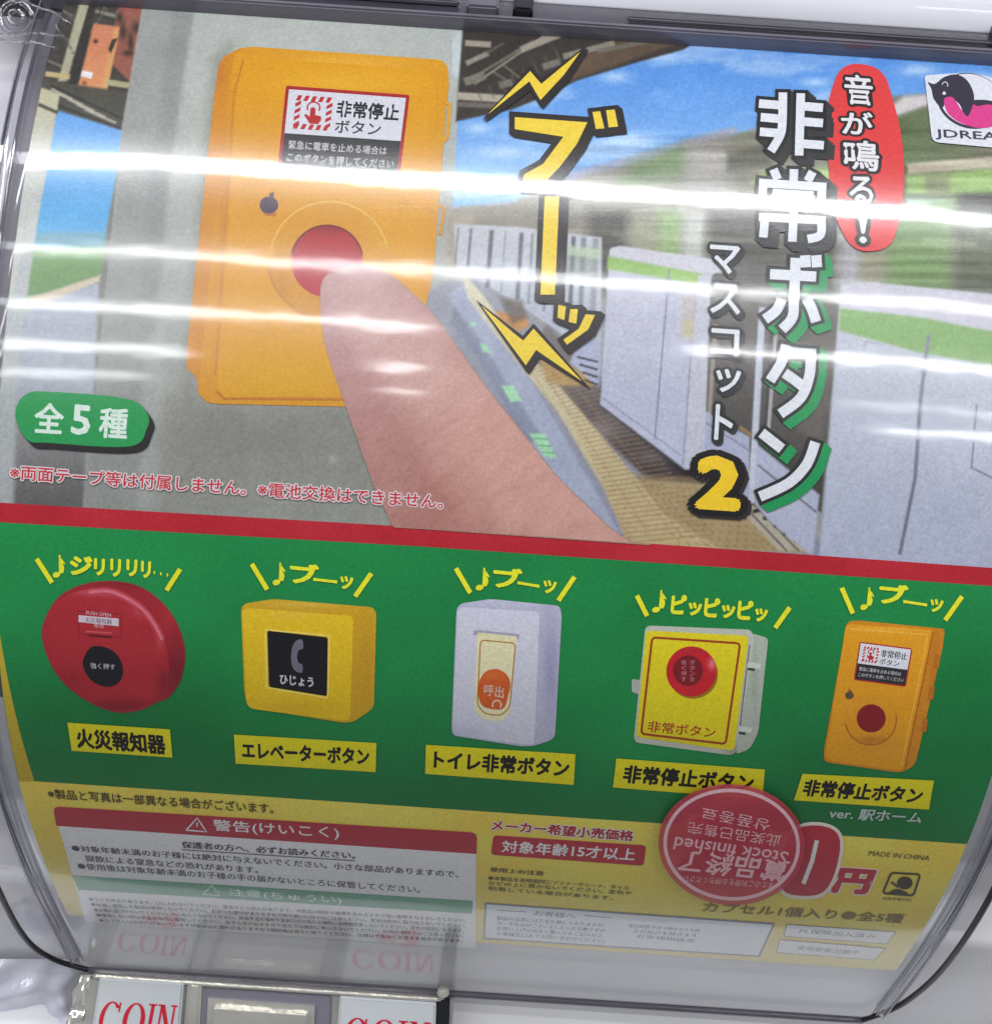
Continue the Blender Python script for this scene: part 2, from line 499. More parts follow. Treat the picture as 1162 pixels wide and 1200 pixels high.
def paint_station(x, y):
    cv = Canvas(x, y); cv.c[:] = (150, 152, 150)
    # ---- left of the pillar
    cv.poly([(-60, -60), (180, -60), (180, 640), (-60, 640)], (120, 118, 110))
    cv.poly([(-60, -60), (180, -60), (180, 170), (-60, 110)], (66, 62, 56))
    rs = np.random.RandomState(3)
    for k in range(46):
        xx, yy = 45 + rs.rand() * 125, -10 + rs.rand() * 165
        L_ = 10 + rs.rand() * 30; an = R(rs.choice([28, 34, -60, 100, 20]) + rs.randn() * 5)
        cc = rs.choice([45, 60, 95, 130, 150]); cv.line((xx, yy), (xx + L_ * math.cos(an), yy + L_ * math.sin(an)), 1 + rs.rand() * 3.5, (cc, cc * .96, cc * .86), 1.0, .75)
    cv.poly([(140, 2), (174, 6), (155, 98), (132, 76), (134, 30)], (150, 92, 78), 1.5)
    for q in ((144, 36, 6, 14), (160, 32, 7, 9), (150, 62, 8, 4), (153, 50, 4, 14), (140, 20, 5, 8)): cv.blob(*q, (52, 46, 40), .9)
    cv.poly([(94, 0), (106, 0), (78, 95), (68, 95)], (170, 165, 140), 1.2)
    cv.poly([(106, 0), (114, 0), (92, 100), (78, 100)], (52, 50, 46), 1.2)
    cv.poly([(110, 27), (140, 31), (138, 48), (124, 112), (90, 106)], gr('y', 30, 110, (196, 122, 92), (212, 146, 98)), 1.2)
    cv.poly([(134, 33), (140, 31), (124, 112), (117, 110)], (205, 160, 100), 1.0, .7)
    cv.poly([(131, 46), (138, 44), (130, 62), (127, 58)], (60, 50, 40), 1)
    cv.blob(112, 48, 3.5, 3, (50, 40, 40), 1); cv.blob(99, 97, 3, 3, (120, 60, 60), .9); cv.poly([(96, 82), (109, 85), (107, 92), (95, 89)], (225, 222, 228), .8)
    cv.line((53, 86), (82, 90), 6, (186, 165, 120)); cv.line((125, 96), (152, 100), 7, (168, 160, 124))
    cv.poly([(45, 92), (150, 108), (146, 156), (40, 128)], (74, 71, 62), 2)
    for k in range(5): cv.line((60 + k * 10, 104 + k * 6), (84 + k * 13, 116 + k * 7), 3, (176, 172, 156), 1, .9)
    cv.line((60, 100), (150, 142), 2, (40, 38, 34)); cv.line((64, 122), (146, 152), 3, (44, 42, 38))
    cv.poly([(64, 128), (144, 153), (136, 205), (122, 285), (36, 285)], gr('y', 130, 285, (104, 160, 222), (84, 166, 214)), 1.5)
    cv.poly([(40, 272), (124, 272), (122, 294), (36, 292)], (112, 160, 176), 4)
    cv.poly([(36, 290), (124, 290), (118, 322), (30, 352)], gr('y', 290, 350, (112, 152, 92), (96, 134, 74)), 2)
    cv.poly([(26, 352), (118, 322), (116, 330), (24, 372)], (196, 182, 156), 2)
    cv.poly([(24, 366), (116, 330), (104, 600), (-60, 600), (-60, 380)], gr('y', 340, 560, (158, 164, 178), (166, 167, 172)), 2)
    cv.poly([(48, 102), (70, 110), (60, 170), (40, 285), (26, 380), (-10, 380)], gr('y', 100, 200, (186, 180, 148), (186, 188, 182)), 1.2)
    cv.line((45, 122), (68, 132), 4, (70, 64, 50))
    cv.poly([(26, 300), (40, 285), (24, 400), (8, 600), (-60, 600), (-60, 300), (5, 380)], (168, 172, 172), 3)
    cv.poly([(20, 470), (104, 470), (98, 600), (16, 600)], gr('y', 490, 590, (150, 150, 150), (98, 96, 94)), 3)
    # ---- pillar
    cv.poly([(172, -20), (560, -20), (527, 300), (570, 660), (90, 660), (118, 400), (143, 150)], gr('y', 0, 600, (176, 180, 174), (146, 146, 138)), 1.2)
    cv.poly([(172, -20), (232, -20), (214, 90), (196, 220), (180, 400), (164, 660), (96, 660), (118, 400), (143, 150)], gr('y', 0, 600, (152, 153, 150), (142, 144, 138)), 2)
    cv.poly([(205, -20), (232, -20), (214, 90), (196, 220), (182, 400), (160, 400), (176, 220)], (138, 139, 137), 6, .7)
    cv.poly([(168, 400), (190, 380), (190, 660), (160, 660)], (160, 163, 158), 5, .8)
    cv.poly([(250, 70), (270, 50), (250, 300), (225, 480), (210, 470), (228, 300)], (132, 132, 122), 9, .75)
    cv.poly([(200, 470), (470, 480), (500, 660), (175, 660)], gr('y', 470, 640, (132, 131, 122), (150, 152, 143)), 14, .9)
    cv.blob(305, 520, 130, 45, (126, 126, 120), .5)
    cv.blob(390, 538, 6, 7, (172, 172, 166), .7)
    # ---- right scene: sky
    SK = gr('y', 60, 240, (84, 140, 214), (142, 186, 230))
    cv.poly([(546, -20), (1240, -20), (1240, 330), (526, 330), (530, 240)], SK, 1.2)
    m = (x > 530) & (y < 300)
    n = fbm(x[m] / 90, y[m] / 26 + x[m] / 300, 5); a = np.clip((n - .50) * 2.2, 0, .4)
    cv.c[m] = cv.c[m] * (1 - a[:, None]) + np.array((212, 224, 238)) * a[:, None]
    for q in ((770, 62, 28, 13), (720, 90, 22, 8), (590, 178, 42, 10), (560, 150, 20, 8), (1075, 82, 26, 8), (955, 96, 20, 6), (740, 165, 40, 14), (1140, 90, 40, 6)): cv.blob(*q, (188, 212, 238), .75)
    # roof
    cv.poly([(546, -20), (850, 30), (800, 58), (742, 74), (676, 94), (640, 112), (600, 128), (534, 142), (540, 60)], (58, 52, 47), 1.5)
    cv.poly([(790, 52), (676, 92), (640, 108), (690, 62), (740, 40)], (104, 84, 66), 3, .8)
    for a_, b_, w_, c_ in (((546, 74), (572, 62), 6, 150), ((545, 50), (575, 52), 7, 165), ((552, 92), (625, 48), 3, 120), ((556, 98), (640, 40), 2.5, 150), ((610, 58), (655, 40), 8, 158), ((544, 96), (568, 88), 10, 125), ((536, 112), (600, 116), 9, 180), ((536, 122), (590, 124), 6, 110), ((590, 76), (610, 92), 2, 120), ((578, 84), (600, 98), 2, 120), ((660, 66), (720, 50), 7, 140), ((636, 78), (656, 72), 8, 120), ((700, 60), (770, 46), 5, 110), ((585, 100), (600, 96), 8, 120), ((570, 62), (590, 50), 3, 95)):
        cv.line(a_, b_, w_, (c_, c_ * .95, c_ * .86), 1.2, .9)
    for k in range(8): cv.line((560 + k * 13, 108 - k * 7), (566 + k * 13, 122 - k * 7), 1.5, (96, 90, 84), 1, .8)
    # blurred train and far bank
    cv.poly([(650, 216), (700, 200), (760, 186), (810, 168), (862, 156), (900, 146), (990, 120), (1050, 112), (1240, 100), (1240, 340), (526, 330), (530, 244), (600, 236)], gr('x', 640, 1160, (156, 152, 140), (112, 112, 96)), 3)
    cv.line((655, 210), (862, 152), 6, (176, 158, 160), 4, .8)
    cv.poly([(740, 192), (806, 170), (802, 206), (720, 222)], (112, 136, 94), 12)
    cv.poly([(806, 168), (850, 158), (856, 230), (800, 230)], (160, 156, 150), 11)
    cv.poly([(852, 178), (905, 170), (905, 196), (852, 200)], (96, 94, 84), 4)
    cv.poly([(895, 200), (985, 196), (985, 212), (880, 214)], (168, 188, 120), 5)
    cv.poly([(1040, 128), (1060, 112), (1100, 110), (1090, 122), (1050, 136)], (196, 190, 190), 3)
    cv.poly([(1050, 138), (1100, 120), (1240, 140), (1240, 190), (1060, 204), (1048, 190)], gr('x', 1050, 1162, (92, 110, 72), (108, 106, 88)), 4)
    cv.poly([(1062, 192), (1240, 176), (1240, 190), (1064, 204)], (186, 176, 156), 2)
    cv.poly([(1062, 206), (1240, 190), (1240, 226), (1062, 228)], (156, 184, 116), 3)
    cv.poly([(1084, 206), (1112, 204), (1112, 228), (1084, 228)], (140, 146, 112), 4)
    cv.poly([(1120, 228), (1240, 226), (1240, 262), (1120, 256)], (66, 64, 56), 4)
    cv.poly([(1062, 232), (1120, 230), (1118, 300), (1062, 296)], gr('x', 1062, 1120, (186, 208, 190), (126, 156, 104)), 5)
    # streaky platform background between the two glare rows
    cv.poly([(526, 246), (700, 236), (1240, 262), (1240, 345), (700, 320), (526, 300)], (140, 134, 124), 4)
    for x0, x1, c_ in ((526, 560, (168, 158, 140)), (560, 690, (142, 136, 124)), (690, 738, (86, 84, 76)), (738, 772, (160, 158, 138)), (772, 800, (148, 176, 118)), (800, 830, (190, 192, 184)), (830, 985, (92, 90, 84)), (985, 1012, (162, 160, 164)), (1012, 1040, (140, 136, 110)), (1040, 1120, (112, 140, 84)), (1120, 1240, (92, 98, 76))):
        cv.poly([(x0, 246), (x1, 246), (x1 - 4, 345), (x0 - 4, 345)], c_, 9)
    for k in range(26):
        xx, yy = 640 + rs.rand() * 500, 225 + rs.rand() * 90
        c_ = rs.choice([70, 110, 160, 185]); cv.line((xx, yy), (xx + 30 + rs.rand() * 60, yy + 4), 3 + rs.rand() * 5, (c_, c_ * 1.02, c_ * .9), 3, .35)
    mq = (x > 650) & (y > 150) & (y < 345)
    tq = (fbm(x[mq] / 120 + 40, y[mq] / 7 + 11, 3) - .5)[:, None]
    cv.c[mq] = cv.c[mq] + tq * 70
    # platform floor
    cv.poly([(520, 330), (560, 318), (740, 470), (900, 585), (980, 650), (980, 700), (700, 700), (560, 560), (480, 360)], gr('y', 330, 640, (148, 150, 158), (138, 142, 164)), 2)
    cv.poly([(545, 330), (575, 372), (640, 476), (735, 640), (716, 640), (622, 520), (560, 410), (525, 345)], (160, 166, 186), 1.5)
    cv.poly([(532, 360), (560, 395), (588, 440), (640, 520), (616, 520), (560, 420), (528, 380)], (126, 132, 150), 3, .8)
    cv.poly([(640, 378), (700, 440), (790, 540), (850, 572), (760, 562), (690, 498), (620, 425)], gr('y', 430, 570, (120, 112, 112), (52, 42, 44)), 3)
    cv.poly([(690, 440), (800, 546), (850, 572), (800, 556), (740, 505)], (34, 28, 30), 3)
    cv.blob(700, 505, 26, 16, (150, 140, 146), .6); cv.blob(760, 535, 26, 9, (120, 110, 118), .5)
    tan = gr('y', 320, 640, (206, 200, 176), (188, 166, 122))
    cv.poly([(540, 318), (566, 345), (600, 395), (645, 440), (700, 505), (738, 552), (748, 562), (836, 568), (905, 610), (950, 648), (736, 640), (706, 570), (655, 485), (602, 420), (548, 350)], tan, 1.4)
    cv.poly([(580, 364), (617, 372), (620, 382), (607, 388), (585, 378)], (190, 138, 84), 2)
    cv.poly([(632, 420), (652, 418), (690, 440), (700, 452), (652, 452), (640, 445)], (180, 148, 98), 2)
    for k in range(46):       # tactile paving joints
        t = k / 45; ax, ay = 610 + (736 - 610) * t ** .8, 425 + (636 - 425) * t ** 1.2
        cv.line((ax, ay), (ax + 34 + 66 * t, ay - 14 + 4 * t), 1.2 + t, (146, 122, 84), .8, .55)
    for k in range(4): cv.line((616 + k * 9, 422 - k * 2), (742 + k * 28, 640), 1.3, (150, 128, 92), .8, .5)
    cv.poly([(744, 556), (836, 560), (950, 648), (846, 644), (775, 600)], (150, 128, 90), 2, .6)
    for r_ in range(11):
        for k in range(16):
            t = r_ / 10; bx = 748 + t * 62 + k * (7 + 4.5 * t); by = 560 + t * 84 + k * .6
            cv.line((bx, by), (bx + 3 + 2 * t, by + 2 + 1.5 * t), 1.3, (104, 84, 56), .8, .45)
    cv.poly([(842, 570), (880, 568), (952, 646), (912, 646)], (176, 168, 150), 1.5)
    for k in range(9): cv.line((846 + k * 12, 574 + k * 8.5), (872 + k * 9.4, 571 + k * 8.4), 4.2, (40, 32, 30), .8)
    for k in range(3): cv.line((850 + k * 12, 570), (922 + k * 14, 646), 1.6, (40, 34, 32), .7, .8)
    for q in ([(588, 452), (602, 452), (611, 470), (598, 471)], [(620, 508), (638, 508), (652, 537), (638, 535)], [(562, 402), (570, 404), (576, 414), (566, 412)], [(550, 376), (556, 377), (558, 382), (551, 382)]): cv.poly(q, (160, 208, 168), 1.2)
    for k in range(3): cv.line((625 + k * 5, 514 + k * 8), (642 + k * 4, 515 + k * 8), 1.5, (110, 170, 124), .7)
    # far platform doors
    cv.poly([(532, 262), (610, 266), (705, 278), (704, 400), (660, 392), (600, 352), (534, 312)], gr('y', 262, 400, (190, 191, 196), (176, 180, 196)), 1.5)
    for xx, w_, c_ in ((537, 2, 110), (552, 3, 100), (576, 5, 92), (592, 2, 140), (611, 5, 96), (624, 3, 130), (642, 2, 110), (672, 5, 80), (684, 6, 120), (698, 7, 140), (655, 2, 130)):
        cv.line((xx, 266 + (xx - 532) * .08), (xx - 5, 318 + (xx - 532) * .42), w_, (c_, c_ + 2, c_ + 8), 1.2, .85)
    cv.poly([(655, 290), (700, 292), (698, 330), (650, 326)], (132, 140, 128), 4, .5)
    cv.poly([(625, 282), (704, 292), (704, 304), (625, 292)], (188, 206, 176), 2, .7)
    cv.poly([(584, 348), (612, 352), (618, 372), (600, 380)], (96, 84, 74), 3, .7)
    cv.poly([(676, 395), (704, 400), (702, 455), (668, 425)], (168, 172, 196), 2)
    for k in range(4): cv.line((676 + k * 3, 418 + k * 9), (700, 424 + k * 9), 2.2, (50, 46, 44), .8)
    # carriage interior seen between the doors
    cv.poly([(812, 330), (985, 345), (962, 600), (930, 590), (812, 500)], gr('y', 320, 560, (112, 108, 102), (66, 62, 58)), 2)
    cv.poly([(822, 380), (870, 380), (868, 470), (818, 470)], (86, 80, 74), 3)
    cv.poly([(940, 350), (975, 350), (962, 520), (930, 500)], (100, 92, 84), 5, .7)
    cv.line((838, 380), (830, 500), 5, (150, 140, 130), 1.2); cv.line((893, 360), (880, 590), 8, (188, 190, 204), 1); cv.line((905, 370), (890, 600), 3, (60, 58, 62), 1)
    cv.line((911, 360), (899, 520), 4, (170, 168, 170), 1)
    cv.poly([(820, 478), (878, 512), (878, 590), (816, 560)], (168, 172, 194), 1.4)
    cv.line((822, 492), (878, 528), 1.5, (120, 122, 140), .8); cv.line((866, 500), (880, 510), 4, (150, 120, 80), 1)
    cv.poly([(886, 520), (960, 580), (952, 652), (900, 610), (884, 590)], (172, 176, 196), 1.4)
    cv.line((888, 545), (956, 600), 1.5, (60, 60, 66), .8)
    # near door
    cv.poly([(714, 292), (726, 289), (850, 306), (840, 316), (832, 326), (824, 548), (802, 550), (703, 474)], gr('y', 290, 540, (188, 188, 200), (176, 179, 200)), 1.3)
    cv.poly([(716, 290), (726, 288), (852, 306), (846, 320), (822, 320), (714, 298)], (200, 198, 206), 1.3)
    cv.poly([(712, 300), (824, 321), (823, 334), (711, 315)], (142, 180, 96), 1.3)
    cv.line((784, 316), (767, 514), 1.7, (122, 124, 148), .7)
    cv.poly([(818, 322), (833, 324), (824, 548), (802, 550)], (186, 186, 198), 1.3); cv.line((815, 330), (800, 545), 1.6, (140, 140, 156), .8)
    cv.poly([(799, 345), (818, 348), (812, 400), (797, 396)], (182, 174, 168), 2, .8)
    cv.poly([(801, 374), (812, 376), (810, 396), (800, 393)], (188, 178, 140), 1.4, .9)
    cv.line((703, 476), (802, 551), 2, (70, 70, 76), .8); cv.line((706, 466), (798, 534), 1.2, (130, 134, 160), .7)
    # right door
    cv.poly([(985, 332), (1016, 330), (1240, 352), (1240, 700), (955, 700), (968, 560)], gr('y', 340, 650, (186, 188, 198), (174, 179, 198)), 1.6)
    cv.poly([(992, 334), (1016, 331), (1240, 354), (1240, 398), (1085, 376), (985, 360)], (192, 188, 200), 1.6)
    cv.line((1030, 366), (1162, 392), 1.5, (140, 136, 144), .8, .6)
    cv.poly([(983, 361), (1080, 372), (1240, 404), (1240, 440), (1080, 414), (983, 387)], (128, 168, 98), 1.6)
    cv.line((1088, 392), (1078, 470), 4.5, (126, 128, 142), 1); cv.line((1078, 470), (1072, 560), 4.5, (116, 118, 132), 1); cv.line((1072, 560), (1054, 650), 4, (112, 114, 130), 1)
    cv.line((1144, 474), (1138, 548), 1.6, (100, 102, 118), .7); cv.line((1138, 548), (1175, 566), 1.6, (100, 102, 118), .7); cv.line((1012, 412), (1014, 400), 1.5, (130, 132, 145), .7, .6); cv.line((1014, 400), (1035, 404), 1.5, (130, 132, 145), .7, .6)
    # fine printed grain
    g = (fbm(x / 4, y / 4, 3) - .5) * 14 + (fbm(x / 30, y / 30, 3) - .5) * 12
    cv.c += g[:, None]
    return np.clip(cv.c, 0, 255)

# ================================================================== THE CARD
v_of = lambda x, y: float(deroll(x, y)[1])
def s_at(v):
    tv, tt, ty, ss = table(0.0); return float(np.interp(v, tv, ss))
S0, S1 = s_at(564), s_at(-505)
card = thing('printed_card', tuple(world_of(X0, 0.0, 0.38)), 'glossy printed advertising card with alarm button pictures behind the clear curved cover', 'poster')
ci = Matrix.Translation(card.location).inverted()
def cardpart(pr, name, parent=None, label=None):
    o = pr.build(name, parent or card)
    o.matrix_parent_inverse = ci
    if label: o['label'] = label
    return o
def sub(pr, name, parent, label=None):
    o = pr.build(name, parent)
    if label: o['label'] = label
    return o
NX = 780
s_split = s_at(-90)
fine = np.linspace(S0, s_split, 470); coarse = np.linspace(s_split, S1, 90)[1:]
sv = np.concatenate([fine, coarse]); NS = len(sv)
gx, gs = np.meshgrid(np.linspace(X0 - W, X0 + W, NX), sv, indexing='ij')
wco, gpx, gpy = PXS(gx.ravel(), gs.ravel(), 0.0)
cols = paint_station(gpx, gpy)
k = gpy > stripe_y(gpx) + 3
cols[k] = (30, 120, 60)
idx = np.arange(NX * NS).reshape(NX, NS)
fs = np.stack([idx[:-1, :-1], idx[1:, :-1], idx[1:, 1:], idx[:-1, 1:]], -1).reshape(-1, 4)
a_, b_, c_ = wco[fs[0][0]], wco[fs[0][1]], wco[fs[0][2]]
if np.cross(b_ - a_, c_ - a_) @ (CAM - a_) < 0: fs = fs[:, ::-1]
me = bpy.data.meshes.new('station_photo_print')
me.vertices.add(len(wco)); me.vertices.foreach_set('co', wco.astype(np.float32).ravel())
me.loops.add(fs.size); me.loops.foreach_set('vertex_index', np.ascontiguousarray(fs).ravel().astype(np.int32))
me.polygons.add(len(fs)); me.polygons.foreach_set('loop_start', np.arange(0, fs.size, 4, dtype=np.int32))
me.update(calc_edges=True)
ca = me.color_attributes.new('ink', 'FLOAT_COLOR', 'POINT')
ca.data.foreach_set('color', np.concatenate([np.clip(lin(cols) * INKGAIN[0], 0, 1), np.ones((len(cols), 1))], 1).astype(np.float32).ravel())
me.polygons.foreach_set('use_smooth', np.ones(len(fs), bool))
sheet = link('station_photo_print', me, card, [INK]); sheet.matrix_parent_inverse = ci
sheet['label'] = 'printed photo of a train platform with white platform doors and a concrete pillar'

# clip helper: keep pixel polygons inside the card (card edge in pixels)
def edge_x(y, side):
    tv, tt, ty, ss = table(0.0)
    # iterate because of the roll
    x = 20.0 if side < 0 else 1150.0
    for _ in range(12):
        u, v = deroll(x, y); t = np.interp(v, tv, tt)
        u = F * (X0 + side * W) / t
        dy = CY - y; x = CX + (float(u) + dy * sr) / cr
    return float(x)
def hband(ytop, ybot, n=40, inset_l=0.0, inset_r=0.0):
    """band across the card between two pixel curves y(x)"""
    def row(fy, ins):
        # left end and right end on this curve
        xl, xr = 0.0, 1150.0
        for _ in range(12): xl = edge_x(float(fy(xl)), -1); xr = edge_x(float(fy(xr)), 1)
        xl += ins[0]; xr -= ins[1]
        return [(a, float(fy(a))) for a in np.linspace(xl, xr, n)]
    a = row(ytop, (inset_l, inset_r)); b_ = row(ybot, (inset_l, inset_r))
    # sides follow the card edge
    def side(p, q, sd, ins):
        m = 14; return [(edge_x(p[1] + (q[1] - p[1]) * k / m, sd) - sd * ins, p[1] + (q[1] - p[1]) * k / m) for k in range(1, m)]
    return a + side(a[-1], b_[-1], 1, inset_r) + b_[::-1] + side(b_[0], a[0], -1, inset_l)
INKGAIN[0] = 1.45  # lower prints inked brighter to make up for the weak light there
gy2 = lambda x: 913 + x * .0675
# bottom of the card
tvb = -505
def boty(x): return reroll(float(deroll(x, 1100)[0]), tvb)[1]
pr = Print(); pr.fill(hband(gy2, lambda x: CY - (tvb - 0) / cr + (x - CX) * sr / cr, inset_l=0, inset_r=0), lambda x, y: np.array((218, 186, 76)) + (fbm(x / 60, y / 30)[:, None] - .5) * 24, 1.0)
yellow = cardpart(pr, 'yellow_panel_print')
INKGAIN[0] = 0.84
pr = Print()
def green(x, y):
    t = fbm(x / 190 + 3, y / 120 + 9, 3)[:, None]
    return np.array((8, 112, 52)) * (1 - t) + np.array((30, 150, 78)) * t
G0 = hband(stripe_y2, gy2, inset_l=0)
pr.fill(G0, green, 1.0)
greenp = cardpart(pr, 'green_panel_print')
pr = Print()  # narrow yellow margin down the left of the green panel
mg = [(edge_x(y, -1) + .5, y) for y in np.linspace(700, 916, 20)] + [(max(edge_x(y, -1) + 1, edge_x(y, -1) + (y - 700) * .085), y) for y in np.linspace(916, 702, 20)]
pr.fill(mg, (206, 178, 52), 1.6); cardpart(pr, 'yellow_margin_print')
pr = Print(); pr.fill(hband(stripe_y, stripe_y2), lambda x, y: np.array((176, 30, 44)) + (fbm(x / 60, y / 60)[:, None] - .5) * 20, 1.5)
stripe = cardpart(pr, 'red_stripe_print')

# ------------------------------------------------------------------ large yellow alarm box and finger
INKGAIN[0] = 0.60
def shade(base, *blobs, lin_=None, grain=6):
    """base colour with soft tone areas: (cx, cy, rx, ry, colour, opacity)"""
    def f(x, y):
        c = (lin_(x, y) if lin_ else np.tile(np.array(base, float), (len(x), 1)))
        for (cx, cy, rx, ry, cc, op) in blobs:
            a = (np.exp(-(((x - cx) / rx) ** 2 + ((y - cy) / ry) ** 2) * 1.5) * op)[:, None]
            c = c * (1 - a) + np.array(cc, float) * a
        return np.clip(c + (fbm(x / 5, y / 5, 2)[:, None] - .5) * grain, 0, 255)
    return f
pr = Print()
side = [(262, 66), (285, 54), (300, 70), (262, 300), (246, 474), (232, 462), (231, 442), (218, 432), (220, 400), (236, 250), (250, 120), (256, 76)]
pr.fill(rnd(side, 6), shade((222, 146, 34), (258, 85, 10, 26, (206, 128, 48), .8), (232, 300, 12, 160, (212, 140, 40), .5)), 3, 5)
big = rnd([(276, 53), (524, 70), (526, 100), (522, 135), (517, 200), (508, 320), (470, 478), (246, 473), (232, 462), (248, 300), (268, 100)], [22, 22, 4, 4, 4, 10, 10, 20, 6, 8, 8])
pr.fill(big, shade((228, 158, 30), (395, 75, 130, 16, (244, 184, 62), .8), (300, 250, 60, 200, (222, 152, 34), .6), (430, 430, 90, 60, (226, 168, 36), .8), (510, 190, 14, 110, (226, 164, 36), .7), (262, 250, 8, 170, (206, 136, 34), .6)), 3.5, 5)
inner = rnd([(292, 66), (502, 82), (512, 100), (486, 440), (470, 462), (262, 466), (254, 455), (278, 100)], [16, 16, 10, 10, 10, 12, 12, 12])
pr.fill(inner, shade((232, 164, 28), (400, 95, 110, 18, (242, 180, 44), .8), (330, 440, 90, 40, (232, 176, 34), .9), (300, 200, 50, 120, (226, 156, 30), .6)), 4.0, 6)
pr.line([(254, 458), (262, 467), (400, 468), (470, 468)], 3, (206, 128, 40), 4.3)
pr.line([(285, 70), (274, 110), (262, 300), (252, 440)], 2.5, (214, 138, 34), 4.3)
pr.line([(523, 120), (527, 122), (524, 160), (519, 166)], 4, (232, 168, 34), 4.2); pr.line([(516, 240), (520, 244), (516, 275)], 4, (224, 156, 40), 4.2)
alarm = cardpart(pr, 'yellow_alarm_box_print', label='large printed yellow alarm box with a red button')
pr = Print()
ring = ell(386, 303, 72, 71)
pr.fill(ring, shade((226, 158, 32), (386, 360, 60, 20, (206, 138, 40), .5), (330, 330, 16, 40, (206, 134, 44), .5), (440, 270, 16, 40, (234, 172, 50), .6)), 4.5, 5)
pr.line(ell(386, 303, 69, 67, a0=180, a1=350), 2.6, (244, 190, 74), 4.7); pr.line(ell(386, 303, 72, 71, a0=20, a1=175), 3, (206, 134, 40), 4.7)
rg = sub(pr, 'button_surround_print', alarm)
pr = Print(); pr.fill(ell(383, 306, 42, 42), shade((190, 40, 48), (385, 268, 34, 8, (150, 28, 36), .8), (380, 330, 30, 20, (196, 60, 66), .7)), 5.2, 4)
pr.line(ell(383, 306, 42, 42, a0=190, a1=350), 2.4, (128, 22, 30), 5.4); sub(pr, 'red_button_print', alarm)
pr = Print(); pr.fill(ell(315, 240, 11, 10), shade((86, 62, 84)), 5, 4); pr.fill([(316, 226), (321, 225), (320, 236), (314, 236)], (96, 66, 84), 5.1); pr.fill([(306, 246), (325, 249), (322, 254), (310, 252)], (196, 122, 40), 4.9); sub(pr, 'keyhole_print', alarm)

def notice(parent, q, L, small=False):
    """white and black notice plate; q = TL, TR, BR, BL in pixels"""
    TL, TR, BR, BL = [np.array(p, float) for p in q]
    def m(a, b_): return tuple((1 - a) * (1 - b_) * TL + a * (1 - b_) * TR + a * b_ * BR + (1 - a) * b_ * BL)
    w, h = np.hypot(*(TR - TL)), np.hypot(*(BL - TL))
    e = (4 if not small else 1.6)
    ea, eb = e / w, e / h
    g = 5
    pr = Print(); pr.fill(rnd([m(0, 0), m(1, 0), m(1, 1), m(0, 1)], 3), (176, 36, 44), L, g)
    pr.fill([m(ea, eb), m(1 - ea, eb), m(1 - ea, .56), m(ea, .56)], (224, 224, 232), L + .5, g)
    pr.fill([m(ea, .56), m(1 - ea, .56), m(1 - ea, 1 - eb), m(ea, 1 - eb)], (44, 44, 46), L + .5, g)
    o = sub(pr, 'notice_plate_print', parent)
    pr = Print()
    # hazard striped pictogram with a pressing hand
    A0, A1, B0, B1 = .09, .39, .10, .50
    def mm(a, b_): return m(A0 + (A1 - A0) * a, B0 + (B1 - B0) * b_)
    n = 5
    for i in range(n):
        a = i / n; d = .55 / n
        pr.fill([mm(a + .06, 0), mm(a + .06 + d, 0), mm(a + d, .16), mm(a, .16)], (196, 40, 44), L + 1, g)
        pr.fill([mm(a + .06, .84), mm(a + .06 + d, .84), mm(a + d, 1), mm(a, 1)], (196, 40, 44), L + 1, g)
        if 0 < i < n - 0:
            pr.fill([mm(0, a + .05), mm(.15, a - .05), mm(.15, a - .05 + d), mm(0, a + .05 + d)], (196, 40, 44), L + 1, g)
            pr.fill([mm(.85, a + .05), mm(1, a - .05), mm(1, a - .05 + d), mm(.85, a + .05 + d)], (196, 40, 44), L + 1, g)
    hand = [(.42, .36), (.5, .32), (.56, .38), (.56, .55), (.72, .58), (.74, .7), (.66, .82), (.44, .82), (.36, .7), (.26, .58), (.32, .54), (.42, .62)]
    pr.fill([mm(*p) for p in hand], (190, 38, 42), L + 1.05, g)
    pr.line([mm(.5 + .17 * math.cos(t), .34 + .17 * math.sin(t)) for t in np.linspace(-3.7, .5, 14)], max(1.0, .03 * w * .4), (190, 38, 42), L + 1.1)
    pr.text('非常停止', [m(.43, .13), m(.93, .13), m(.93, .32), m(.43, .32)], (34, 34, 38), L + 1, .03)
    pr.text('ボタン', [m(.43, .36), m(.80, .36), m(.80, .51), m(.43, .51)], (40, 40, 44), L + 1, .015)
    pr.text('緊急に電車を止める場合は', [m(.07, .64), m(.87, .64), m(.87, .74), m(.07, .74)], (206, 204, 206), L + 1, .012)
    pr.text('このボタンを押してください', [m(.07, .79), m(.94, .79), m(.94, .89), m(.07, .89)], (206, 204, 206), L + 1, .012)
    sub(pr, 'notice_lettering_print', parent)
notice(alarm, [(335, 100), (480, 111), (468, 208), (325, 199)], 5)

